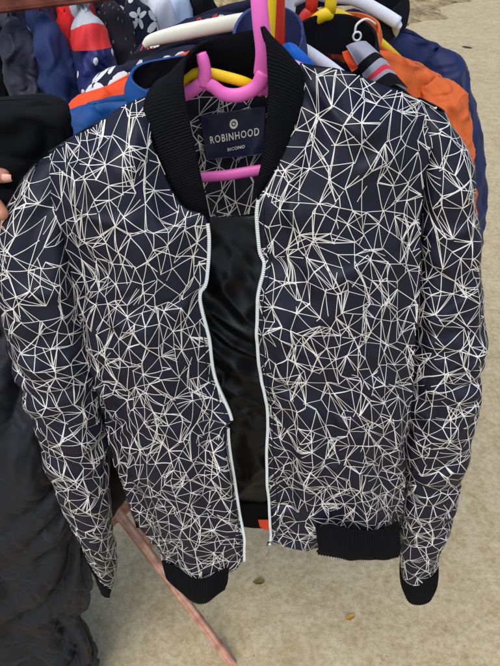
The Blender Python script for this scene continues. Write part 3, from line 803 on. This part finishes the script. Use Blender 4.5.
# drawcord eyelet on orange jacket
ol = bpy.data.objects['cotton_jacket']
mb = MB(); ce = W(357, 36, .945); rr = [ce+[.006*math.cos(a), -.002, .006*math.sin(a)] for a in np.linspace(0, 6.28, 9)]
tube(mb, rr, .0016, k=8); tube(mb, [ce+[-.004,0,.004], ce+[-.002,.0,.016], ce+[.012,.006,.022], ce+[.03,.02,.012]], .0018, k=8); mb.build('drawcord', M['cord'], ol)

# more hangers
hanger(M['yellow'], 'yellow plastic hanger lying just behind the pink one', (271,0), (268,74), (150,118), (400,135), .715, r=.0062, YL=.72, bar=((160,130,.72),(390,145,.72)))
mb = MB(); YA = [o for o in COL.objects if o.name.startswith('clothes_hanger')][-1]
tube(mb, [W(182,82,.652), W(190,75,.650), W(206,73,.650), W(226,77,.651), W(246,83,.652), W(262,92,.664)], .0062, k=12, flat=.7); mb.build('notch_arm', M['yellow'], YA)
hanger(M['palepink'], 'pale pink plastic hanger stem tucked beside the bright pink hook', (265,0), (266,60), (170,110), (380,120), .745, r=.0085)
hanger(M['red'], 'red plastic hanger whose stem stands left of the white one', (279,0), (280,60), (180,110), (390,125), .80, r=.0075)
hanger(M['white'], 'white plastic hanger whose thick stem stands right of the red one', (288,0), (288,45), (190,110), (390,120), .83, r=.0085, flat=.8)
hanger(M['red'], 'red plastic hanger with spread fork, beside the yellow fork', (312,0), (311,14), (282,64), (344,110), .99, r=.0095, YL=.99)
hanger(M['yellow'], 'yellow plastic hanger forking above the orange jacket', (331,0), (330,14), (280,60), (400,62), .97, r=.009, YR=1.10, YL=.98, flat=.8, bar=((285,90,.99),(400,90,1.09)))
hanger(M['white'], 'white plastic hanger sloping across the dark navy collar', (322,-24), (328,-4), (282,6), (398,23), 1.07, r=.010, YR=1.07, YL=1.07, bar=((286,18,1.08),(390,36,1.10)))
# cream wide hanger
CHg = empty('clothes_hanger', W(290, 12, .9), 'wide cream white hanger lying over the plain black jacket', 'hanger', 'plastic hangers on the clothes rail')
mb = MB(); tube(mb, [W(144,46,.87), W(152,40,.87), W(180,33,.875), W(215,26,.88), W(250,20,.89), W(286,14,.90), W(296,50,.93), W(330,100,.95)], [.004,.008,.0105,.0105,.011,.011,.010,.006], k=16, flat=.55, smooth=8)
mb.build('shoulder_arm', M['cream'], CHg)
mb = MB(); a = W(290, 12, .90); tube(mb, [a, a+[.0,0,.09], a+[.002,0,.16], a+[.02,0,.178], a+[.04,0,.16], a+[.04,0,.15]], .003, k=8); mb.build('hook', M['steel'], CHg)

# ---------------------------------------------------------------- BLACK GARMENT AT THE LEFT
BG = empty('black_coat', W(0, 300, .58), 'long crumpled black satin coat hanging at the far left, velvet shoulder on top', 'coat')
stB = [(-150,128,40,120,.67,.01),(-160,160,58,150,.67,.03),(-170,220,55,215,.66,.035),(-175,300,62,300,.635,.045),(-175,400,80,400,.585,.06),(-170,480,100,480,.565,.055),
       (-168,540,97,540,.545,.05),(-165,580,93,578,.53,.046),(-160,598,88,598,.52,.04),(-158,610,72,610,.515,.038),(-156,624,80,622,.51,.04),(-150,645,93,642,.50,.042),(-145,680,98,680,.485,.044),(-140,730,100,730,.47,.04)]
def wr_sat(s, t, u, v):
    w0 = perlin(s*14+.8*perlin(s*4, t*3, 2)+t*1.5, t*1.7, 50)
    w1 = ridge(s*15+1.0*perlin(s*5, t*4, 3)-t*4, t*2.4+.8*perlin(s*5, t*4, 7)+s*2, 51)
    w2 = ridge(s*30+1.5*perlin(s*8, t*8, 5)+t*14, t*9-s*8, 53)
    w3 = ridge(s*64+2*perlin(s*14, t*14, 9)-t*36, t*22+s*20, 57)
    return (w0*.040+(w1-.45)*.017+(w2-.5)*.0050+(w3-.5)*.0018)*np.clip(t/.15, 0, 1)
pS = Patch([ring(*a) for a in stB], 430, 320, closed=True, wrinkle=wr_sat); fixflip(pS, None)
mb = MB(); add_patch(mb, pS, th=.002); mb.build('body', M['satin'], BG)
stV = [(-100,104,34,99,.640,.001),(-128,106,54,103,.645,.016),(-138,114,67,112,.65,.028),(-145,132,72,129,.655,.022),(-145,158,72,155,.66,.024),(-145,190,70,186,.66,.026),(-145,260,60,260,.65,.03)]
pV = Patch([ring(*a) for a in stV], 90, 160, closed=True, wrinkle=lambda s, t, u, v: ((ridge(s*11+t*14, t*9-s*9, 61)-.5)*.010+perlin(s*12, t*3, 62)*.006+(ridge(s*26+t*22, t*14-s*14, 63)-.5)*.003)*np.clip(t/.05, 0, 1)); fixflip(pV, None)
mb = MB(); add_patch(mb, pV, th=.003); mb.build('shoulder', M['velvet'], BG)
stG = [(60,250,110,240,.66,.02),(62,320,118,315,.655,.03),(72,390,126,385,.65,.03),(84,440,132,440,.645,.03),(92,475,134,470,.64,.03),(100,500,131,486,.64,.026),(108,517,118,510,.64,.012)]
pG = Patch([ring(*a) for a in stG], 90, 60, closed=True, wrinkle=lambda s, t, u, v: perlin(s*20, t*12, 71)*.008); fixflip(pG, None)
mb = MB(); add_patch(mb, pG, th=.002); mb.build('sleeve', M['velvet'], BG)

# ---------------------------------------------------------------- FAR RACK AND ITS CLOTHES
FR = 'garments on the wooden rack at the top left'
d28 = np.array([.884, .468, 0])
def far(name, label, cat, mats, px, py, Y, **k):
    T = W(px, py, Y); e = np.array([.35, -.937, 0])       # toward the camera
    Nn = T-e*.19+np.array([0, 0, .06]); Lf = T-e*.38
    kw = dict(length=.62, nw=.06, sleeve_r=(.05, .04), sleeve_len=.5, out=.02, dep=.030, wr=1.9, group=FR, rnar=1.0)
    kw.update(k)
    # tip facing the camera is the garment's right end
    return garment(name, label, cat, mats, Nn, Lf, T, **kw)
far('padded_jacket', 'charcoal padded jacket under the left end of the wooden beam', 'jacket', [M['charcoal']], 12, 22, 1.10, seed=21, dep=.045, wr=1.5)
far('knit_top', 'light grey top squeezed between charcoal and slate blue jackets', 'top', [M['grey']], 26, 22, 1.19, seed=22)
far('casual_jacket', 'slate blue jacket beside the light grey top', 'jacket', [M['slate']], 43, 18, 1.11, seed=23, dep=.04)
far('red_shirt', 'bright red shirt between the slate blue and mauve clothes', 'shirt', [M['redcloth']], 64, 16, 1.19, seed=24)
far('mauve_top', 'mauve top beside the bright red shirt', 'top', [M['purple']], 78, 10, 1.26, seed=25)
def puff(p):
    m = np.zeros((p.m-1, p.n-1), int); t = (np.linspace(0, 1, p.m-1)*p.H)[:, None]+np.zeros(p.n-1)
    m[t > .034] = 1; m[t > .068] = 2
    return m
far('padded_jacket', 'padded jacket, grey top, red band, navy below with small white motifs', 'jacket', [M['puffgrey'], M['puffred'], M['puffnavy'], M['flower']], 86, 12, 1.12, seed=26, dep=.045,
    colfn=puff, prnt=lambda mb, p, s: add_shapes(mb, p, 3, [q for q in flower_shapes(p, .034, .006, random.Random(s), True) if min(a[1] for a in q) > .072]), wr=1.6)
far('dark_shirt', 'dark plum shirt with green dotted trim, between padded and floral garments', 'shirt', [M['darkplum'], M['green']], 112, 4, 1.22, seed=27,
    prnt=lambda mb, p, s: add_shapes(mb, p, 1, [q for q in flower_shapes(p, .02, .003, random.Random(s), True)]))
far('floral_dress', 'dark navy dress with white blossoms on the far rack', 'dress', [M['darknavy'], M['flower']], 136, 0, 1.26, seed=28, prnt=fl(1, .05, .022))
far('white_shirt', 'white shirt beside the blossom printed dress', 'shirt', [M['whitecloth']], 160, -4, 1.30, seed=29)
far('blue_shirt', 'light blue shirt right of the white shirt', 'shirt', [M['skyblue']], 180, -6, 1.32, seed=30)
far('dark_jacket', 'black jacket at the far right of the wooden rack', 'jacket', [M['blackcotton']], 204, -8, 1.34, seed=31)
far('dark_jacket', 'added black jacket filling the dark gap behind the charcoal padded one', 'jacket', [M['blackcotton']], -14, 20, 1.16, seed=32)  # from here on: added back row, black to stand in for dark gaps
far('dark_jacket', 'added black jacket filling the dark gap behind the red shirt and the padded jacket', 'jacket', [M['blackcotton']], 96, 10, 1.36, seed=33, dep=.05)
far('dark_jacket', 'added black jacket filling the dark gap behind the plum shirt and floral dress', 'jacket', [M['blackcotton']], 126, 6, 1.40, seed=34, dep=.05)
far('dark_jacket', 'added black jacket filling the dark gap between the slate blue jacket and red shirt', 'jacket', [M['blackcotton']], 56, 16, 1.30, seed=35, dep=.05)

def box_between(mb, A, B, w, h, up=(0, 0, 1), mi=0, bev=.15):
    A, B = np.array(A, float), np.array(B, float); T = B-A; Ln = np.linalg.norm(T); T /= Ln
    X = np.cross(T, up); X /= np.linalg.norm(X); Z = np.cross(X, T)
    c = bev*min(w, h)
    prof = [(-w/2+c, -h/2), (w/2-c, -h/2), (w/2, -h/2+c), (w/2, h/2-c), (w/2-c, h/2), (-w/2+c, h/2), (-w/2, h/2-c), (-w/2, -h/2+c)]
    ns = max(2, int(Ln/.02)); V = []; UV = []
    for i in range(ns+1):
        q = A+T*Ln*i/ns
        for k, (a, b) in enumerate(prof):
            jx = .0012*float(perlin(i*.7, k*1.7, 2)); V.append(q+X*(a+jx)+Z*(b+jx)); UV.append(((a+b)*1.0+.3, Ln*i/ns))
    f = [(i*8+k, i*8+(k+1) % 8, (i+1)*8+(k+1) % 8, (i+1)*8+k) for i in range(ns) for k in range(8)]
    f += [list(range(8))[::-1], [ns*8+k for k in range(8)]]
    mb.add(V, f, mi, UV)
RK = empty('wooden_rack', (-.8, 1.0, 0), 'wooden clothes rack with red brown top beam and slanting pinkish legs', 'clothes rack')
B0 = W(0, 13, 1.08); dirb = W(114, 1, 1.08+.10)-B0; dirb[2] = 0; dirb /= np.linalg.norm(dirb)
mb = MB(); box_between(mb, B0-dirb*.9+[0,0,.036], B0+dirb*.75+[0,0,.036], .03, .07); mb.build('beam', M['beam'], RK, smooth=False)
# slanting leg seen below the jacket
gA = G(233, 664, .0); gA2 = W(113, 506, .78)
dl = gA2-gA; top_ = gA+dl*2.05
mb = MB(); box_between(mb, gA, gA+dl*1.0+[0,0,0], .021, .028, up=(.3,-1,.5)); mb.build('leg', M['plank'], RK, smooth=False)
mb = MB(); box_between(mb, W(128,488,.80), W(150,546,.80), .03, .02, up=(.3,-1,.5)); mb.build('brace', M['plank'], RK, smooth=False)
mb = MB(); box_between(mb, W(100,530,.785), W(132,500,.80), .034, .018, up=(.3,-1,.5)); mb.build('brace', M['plank'], RK, smooth=False)
mb = MB(); box_between(mb, W(113,506,.80), B0-dirb*.30, .032, .032, up=(.3,-1,.5)); mb.build('leg', M['plank'], RK, smooth=False)
mb = MB(); q = B0-dirb*.8; box_between(mb, [q[0], q[1]+.25, 0], [q[0], q[1], q[2]], .032, .032, up=(1,0,0)); mb.build('leg', M['plank'], RK, smooth=False)
q = B0+dirb*.7
mb = MB(); box_between(mb, [q[0]-.02, q[1]+.3, 0], [q[0], q[1], q[2]], .032, .032, up=(1,0,0)); mb.build('leg', M['plank'], RK, smooth=False)
mb = MB(); o_ = np.array([0, .19, .045]); tube(mb, [B0-dirb*.9+o_, B0+dirb*.75+o_], .008, k=12, smooth=2); mb.build('rail', M['steel'], RK)

# near rail above the frame, carried by its own stand
NR = empty('garment_rail', (.03, 1.6, 0), 'steel clothes rail carrying the printed jacket and the row behind it', 'clothes rack')
mb = MB(); tube(mb, [(.035, .52, RAILZ+.006), (.06, 1.1, RAILZ+.006), (.08, 1.75, RAILZ+.006)], .0085, k=16, smooth=4); mb.build('rail', M['steel'], NR)
mb = MB(); tube(mb, [(.08, 1.72, RAILZ), (.08, 1.72, .8), (.08, 1.72, .02)], .014, k=16, smooth=2); mb.build('post', M['steel'], NR)
for s in (-1, 1):
    mb = MB(); tube(mb, [(.08, 1.72, .04), (.08+s*.28, 1.72, .014)], .012, k=12, smooth=2); mb.build('foot', M['steel'], NR)

# ---------------------------------------------------------------- HAND
m, N_, L_, b = newmat('skin'); M['skin'] = m
b.inputs['Roughness'].default_value = .5; b.inputs['Subsurface Weight'].default_value = .25; b.inputs['Subsurface Radius'].default_value = (.012, .005, .003)
tc = N_.new('ShaderNodeTexCoord'); n = N_.new('ShaderNodeTexNoise'); n.inputs['Scale'].default_value = 90; n.inputs['Detail'].default_value = 6
L_.new(tc.outputs['Object'], n.inputs['Vector'])
mx = N_.new('ShaderNodeMix'); mx.data_type = 'RGBA'; mx.inputs[6].default_value = rgb(166, 102, 74); mx.inputs[7].default_value = rgb(210, 146, 114)
L_.new(n.outputs['Fac'], mx.inputs[0]); L_.new(mx.outputs[2], b.inputs['Base Color'])
bu = N_.new('ShaderNodeBump'); bu.inputs['Strength'].default_value = .3; bu.inputs['Distance'].default_value = .001
L_.new(n.outputs['Fac'], bu.inputs['Height']); L_.new(bu.outputs[0], b.inputs['Normal'])
M['nail'] = plastic('nail', rgb(222, 166, 144), rough=.3)
def skin_body(name, verts, edges, radii, mat, root_i, parent, sub=2):
    me = bpy.data.meshes.new(name); me.from_pydata([tuple(map(float, v)) for v in verts], edges, []); me.update()
    o = bpy.data.objects.new(name, me); COL.objects.link(o)
    if parent: o.parent = parent; o.matrix_parent_inverse = parent.matrix_basis.inverted()
    md = o.modifiers.new('Skin', 'SKIN'); md.use_smooth_shade = True
    if not me.skin_vertices: 
        bpy.context.view_layer.objects.active = o
    lay = me.skin_vertices[0].data
    for i, r in enumerate(radii):
        rr = r if isinstance(r, tuple) else (r, r); lay[i].radius = rr; lay[i].use_root = (i == root_i)
    s = o.modifiers.new('Subdivision', 'SUBSURF'); s.levels = sub; s.render_levels = sub
    me.materials.append(mat)
    return o
YF = .60
PR = empty('person', W(-150, 330, YF+.05), 'hand of a seller at the left edge, thumb and forefinger pinching the black shoulder', 'person')
tip = W(9, 176, YF); ix = W(2, 217, YF-.045)
vs = []; es = []; rd_ = []
def chain(pts, rads, start=None):
    prev = start
    for p_, r_ in zip(pts, rads):
        vs.append(p_); rd_.append(r_); k = len(vs)-1
        if prev is not None: es.append((prev, k))
        prev = k
    return prev
elbow = tip+np.array([-.36, -.02, -.20]); wrist = tip+np.array([-.145, .01, -.085])
chain([wrist], [(.026, .021)])                                     # 0 wrist, root
chain([wrist*.5+elbow*.5, elbow], [(.031, .029), (.040, .038)], 0)
chain([tip+[-.105, .018, -.062]], [(.034, .018)], 0); palm = len(vs)-1
chain([tip+[-.078, .022, -.048]], [(.036, .015)], palm); kn = len(vs)-1
# thumb leaves the side of the palm near its base
chain([tip+[-.088, -.006, -.022], tip+[-.055, -.010, -.004], tip+[-.026, -.006, .004], tip+[-.008, 0, .001], tip+[.001, .001, -.002]], [.013, .0115, .0100, .0098, .0072], palm)
# four fingers of different lengths, curling behind the cloth
for j, (dz, ln) in enumerate([(.0, .98), (-.020, 1.05), (-.039, .97), (-.056, .80)]):
    base = tip+np.array([-.066, .026+.004*j, -.034+dz*.9])
    t_ = ix+np.array([.0-.012*j, .004*j, dz])
    chain([base, base*.55+t_*.45+[0, .010, .006*ln], base*.2+t_*.8+[0, .008, .003], t_*1.0+np.array([.003*ln, 0, 0])], [.0105, .0095, .0088, .0072], kn)
hand = skin_body('hand', vs, es, rd_, M['skin'], 0, PR)
mb = MB(); nn = []
for i in range(7):
    for k in range(7):
        a = (k-3)/3; bb = (i-3)/3
        q = tip+np.array([-.001+.0062*bb, -.0093+.0028*a*a+.0012*bb*bb, .0005+.0052*a*math.sqrt(max(0, 1-.55*bb*bb if bb > 0 else 1))]); nn.append(q)
mb.add(nn, grid_faces(7, 7)); mb.build('fingernail', M['nail'], hand)
sp_ = [elbow*.75+wrist*.25, elbow, elbow+np.array([-.16, .0, .02]), elbow+np.array([-.30, .05, .12])]
cl = Patch([[c+np.array([0, math.cos(a)*r_, math.sin(a)*r_]) for a in np.linspace(0, 2*math.pi, 13)[:-1]] for c, r_ in zip(sp_, (.048, .056, .062, .075))], 50, 60, closed=True, wrinkle=wr_sleeve(77)); fixflip(cl, None)
mb = MB(); add_patch(mb, cl, th=.003); mb.build('shirt_sleeve', M['slate'], PR)

# ---------------------------------------------------------------- GROUND
def ground_mat():
    m, N, L, b = newmat('worn_concrete'); b.inputs['Roughness'].default_value = .92; b.inputs['Specular IOR Level'].default_value = .2
    tc = N.new('ShaderNodeTexCoord')
    def noise(sc, det=6, dist=0., rough=.55):
        n = N.new('ShaderNodeTexNoise'); n.inputs['Scale'].default_value = sc; n.inputs['Detail'].default_value = det; n.inputs['Distortion'].default_value = dist; n.inputs['Roughness'].default_value = rough
        L.new(tc.outputs['Object'], n.inputs['Vector']); return n
    big, mid, fine, grit = noise(2.2), noise(14, 6, .5), noise(58, 7, .2, .65), noise(230, 4)
    vor = N.new('ShaderNodeTexVoronoi'); vor.inputs['Scale'].default_value = 62; L.new(tc.outputs['Object'], vor.inputs['Vector'])
    def ramp(src, p0, c0, p1, c1):
        r = N.new('ShaderNodeValToRGB'); r.color_ramp.elements[0].position = p0; r.color_ramp.elements[0].color = c0
        r.color_ramp.elements[1].position = p1; r.color_ramp.elements[1].color = c1; L.new(src, r.inputs[0]); return r.outputs[0]
    base = ramp(big.outputs['Fac'], .35, rgb(178, 157, 116), .65, rgb(192, 174, 134))
    c2 = ramp(mid.outputs['Fac'], .36, rgb(158, 137, 97), .64, rgb(202, 187, 153))
    def mix(a, b_, f, mode='MIX'):
        x = N.new('ShaderNodeMix'); x.data_type = 'RGBA'; x.blend_type = mode
        if isinstance(f, float): x.inputs[0].default_value = f
        else: L.new(f, x.inputs[0])
        L.new(a, x.inputs[6]); L.new(b_, x.inputs[7]); return x.outputs[2]
    c = mix(base, c2, .45)
    c3 = ramp(fine.outputs['Fac'], .38, rgb(132, 112, 78), .6, rgb(212, 198, 166)); c = mix(c, c3, .26)
    c4 = ramp(grit.outputs['Fac'], .3, (.35, .3, .22, 1), .5, (1, 1, 1, 1)); c = mix(c, c4, .2, 'MULTIPLY')
    L.new(c, b.inputs['Base Color'])
    h = N.new('ShaderNodeMath'); h.operation = 'ADD'; L.new(fine.outputs['Fac'], h.inputs[0])
    h2 = N.new('ShaderNodeMath'); h2.operation = 'MULTIPLY'; h2.inputs[1].default_value = .35; L.new(grit.outputs['Fac'], h2.inputs[0]); L.new(h2.outputs[0], h.inputs[1])
    b1 = N.new('ShaderNodeBump'); b1.inputs['Strength'].default_value = .6; b1.inputs['Distance'].default_value = .007; L.new(h.outputs[0], b1.inputs['Height'])
    b2 = N.new('ShaderNodeBump'); b2.inputs['Strength'].default_value = .5; b2.inputs['Distance'].default_value = .02; L.new(mid.outputs['Fac'], b2.inputs['Height'])
    L.new(b2.outputs[0], b1.inputs['Normal']); L.new(b1.outputs[0], b.inputs['Normal'])
    return m
def dirt_mat():
    m, N, L, b = newmat('loose_dirt'); b.inputs['Roughness'].default_value = 1
    tc = N.new('ShaderNodeTexCoord'); n = N.new('ShaderNodeTexNoise'); n.inputs['Scale'].default_value = 6; n.inputs['Detail'].default_value = 9; n.inputs['Roughness'].default_value = .7
    L.new(tc.outputs['Object'], n.inputs['Vector'])
    r = N.new('ShaderNodeValToRGB'); e = r.color_ramp.elements; e[0].position = .36; e[0].color = rgb(92, 74, 46); e[1].position = .62; e[1].color = rgb(190, 168, 122)
    L.new(n.outputs['Fac'], r.inputs[0]); L.new(r.outputs[0], b.inputs['Base Color'])
    bu = N.new('ShaderNodeBump'); bu.inputs['Strength'].default_value = 1; bu.inputs['Distance'].default_value = .05; L.new(n.outputs['Fac'], bu.inputs['Height']); L.new(bu.outputs[0], b.inputs['Normal'])
    return m
mb = MB(); S_ = 150; mb.add([(-S_,-S_,0),(S_,-S_,0),(S_,S_,0),(-S_,S_,0)], [(0,1,2,3)])
g = mb.build('ground', ground_mat(), smooth=False); tag(g, kind='structure')
# dirt verge beyond the slab
E0 = G(418, 24); E1 = G(460, 1); dv = E1-E0; dv /= np.linalg.norm(dv); nv = np.array([-dv[1], dv[0], 0])
mm_, nn_ = 120, 200
A = np.zeros((mm_, nn_, 3))
for i in range(mm_):
    for j in range(nn_):
        a = (j/(nn_-1)-.35)*14; bq = (i/(mm_-1))**1.6*7
        A[i, j] = E0+dv*a+nv*bq
ed = perlin(A[0, :, 0]*1.5, A[0, :, 1]*1.5, 3)*.35+perlin(A[0, :, 0]*6, A[0, :, 1]*6, 5)*.12
fade = np.exp(-np.linspace(0, 1, mm_)*8)[:, None]
A[:, :, 0] += nv[0]*ed*fade; A[:, :, 1] += nv[1]*ed*fade
w = np.clip(np.linspace(0, 1, mm_)**1.6*7/.4, 0, 1)[:, None]
A[:, :, 2] = .002+w*(.05+.10*(perlin(A[:, :, 0]*2, A[:, :, 1]*2, 8)+.4*perlin(A[:, :, 0]*7, A[:, :, 1]*7, 9))).clip(.0)
mb = MB(); mb.add(A, grid_faces(mm_, nn_)); dr = mb.build('dirt_verge', dirt_mat()); tag(dr, kind='structure')

# grit
mb = MB(); rs = random.Random(5)
for i in range(900):
    y = rs.uniform(.35, 4.0) if i % 3 else rs.uniform(.35, 1.2); x = rs.uniform(-.9, 1.9); r = rs.uniform(.0012, .0034)
    V = []; 
    for a, b2, c in [(1,0,0),(-1,0,0),(0,1,0),(0,-1,0),(0,0,1),(0,0,-.6)]:
        V.append((x+a*r*rs.uniform(.6,1.4), y+b2*r*rs.uniform(.6,1.4), r*.4+c*r*rs.uniform(.5,.9)))
    mb.add(V, [(0,2,4),(2,1,4),(1,3,4),(3,0,4),(2,0,5),(1,2,5),(3,1,5),(0,3,5)])
gm = fabric('grit', rgb(165, 148, 112), var=.5, coord='Object', wr=40, bump=.2)
gr = mb.build('grit', gm, smooth=False); tag(gr, kind='stuff')
def leaf(px, py, ln, wd, rot, label, c, curl):
    P = G(px, py); rows = []
    for i in range(7):
        f = i/6; x = (f-.5)*ln; hw = wd*math.sin(math.pi*min(.97, max(.04, f)))**.8
        rw = []
        for k in range(5):
            a = (k-2)/2; yy = a*hw; z = .003+curl*(a*a)*hw+curl*.5*(f-.5)**2*ln
            rw.append(P+[x*math.cos(rot)-yy*math.sin(rot), x*math.sin(rot)+yy*math.cos(rot), z])
        rows.append(rw)
    p = Patch(rows, 26, 16, wrinkle=lambda s, t, u, v: perlin(s*150, t*120, 3)*.0035)
    if p.N[:, :, 2].mean() < 0: p.flip = True; p.norm()
    mb = MB(); add_patch(mb, p, th=.0004)
    o = mb.build('fallen_leaf', fabric('dry_leaf', c, var=.45, wr=120, bump=.3, coord='Object'))
    return tag(o, label, 'leaf', 'leaves on the ground')
leaf(259, 583, .034, .009, .1, 'crumpled olive green dry leaf on the concrete below the zip', rgb(112, 108, 52), 1.1)
leaf(350, 618, .028, .008, .4, 'small tan dry leaf on the concrete below the right hem', rgb(176, 140, 70), .9)
leaf(467, 48, .11, .018, 2.6, 'dark brown dry leaf on the concrete beside the navy shoulder', rgb(76, 62, 44), .5)

# ---------------------------------------------------------------- LIGHT, WORLD, CAMERA
wld = bpy.data.worlds.new('World'); SC.world = wld; wld.use_nodes = True
nt = wld.node_tree; bg = nt.nodes['Background']; sky = nt.nodes.new('ShaderNodeTexSky'); sky.sky_type = 'NISHITA'; sky.sun_disc = False
SE, SA = 62, 205
sky.sun_elevation = math.radians(SE); sky.sun_rotation = math.radians(SA); sky.dust_density = 1.2; sky.ozone_density = .6
nt.links.new(sky.outputs[0], bg.inputs[0]); bg.inputs[1].default_value = .14
sl_ = bpy.data.lights.new('sun', 'SUN'); sl_.energy = 1.7; sl_.angle = math.radians(50); sl_.color = (1, .97, .93)
so = bpy.data.objects.new('sun', sl_); COL.objects.link(so)
az = math.radians(SA); el = math.radians(SE)
dS = Vector((math.sin(az)*math.cos(el), math.cos(az)*math.cos(el), math.sin(el)))
so.rotation_euler = dS.to_track_quat('Z', 'Y').to_euler()
cd = bpy.data.cameras.new('camera'); cam = bpy.data.objects.new('camera', cd); COL.objects.link(cam)
cam.location = (0, 0, CH); cam.rotation_euler = (math.pi/2-PITCH, 0, 0)
cd.sensor_fit = 'VERTICAL'; cd.sensor_height = 36; cd.lens = 36*F/666; cd.clip_start = .02; cd.clip_end = 1000
SC.camera = cam
SC.view_settings.view_transform = 'Standard'; SC.view_settings.look = 'None'; SC.view_settings.gamma = 1; SC.view_settings.exposure = .45
SC.view_settings.use_curve_mapping = False
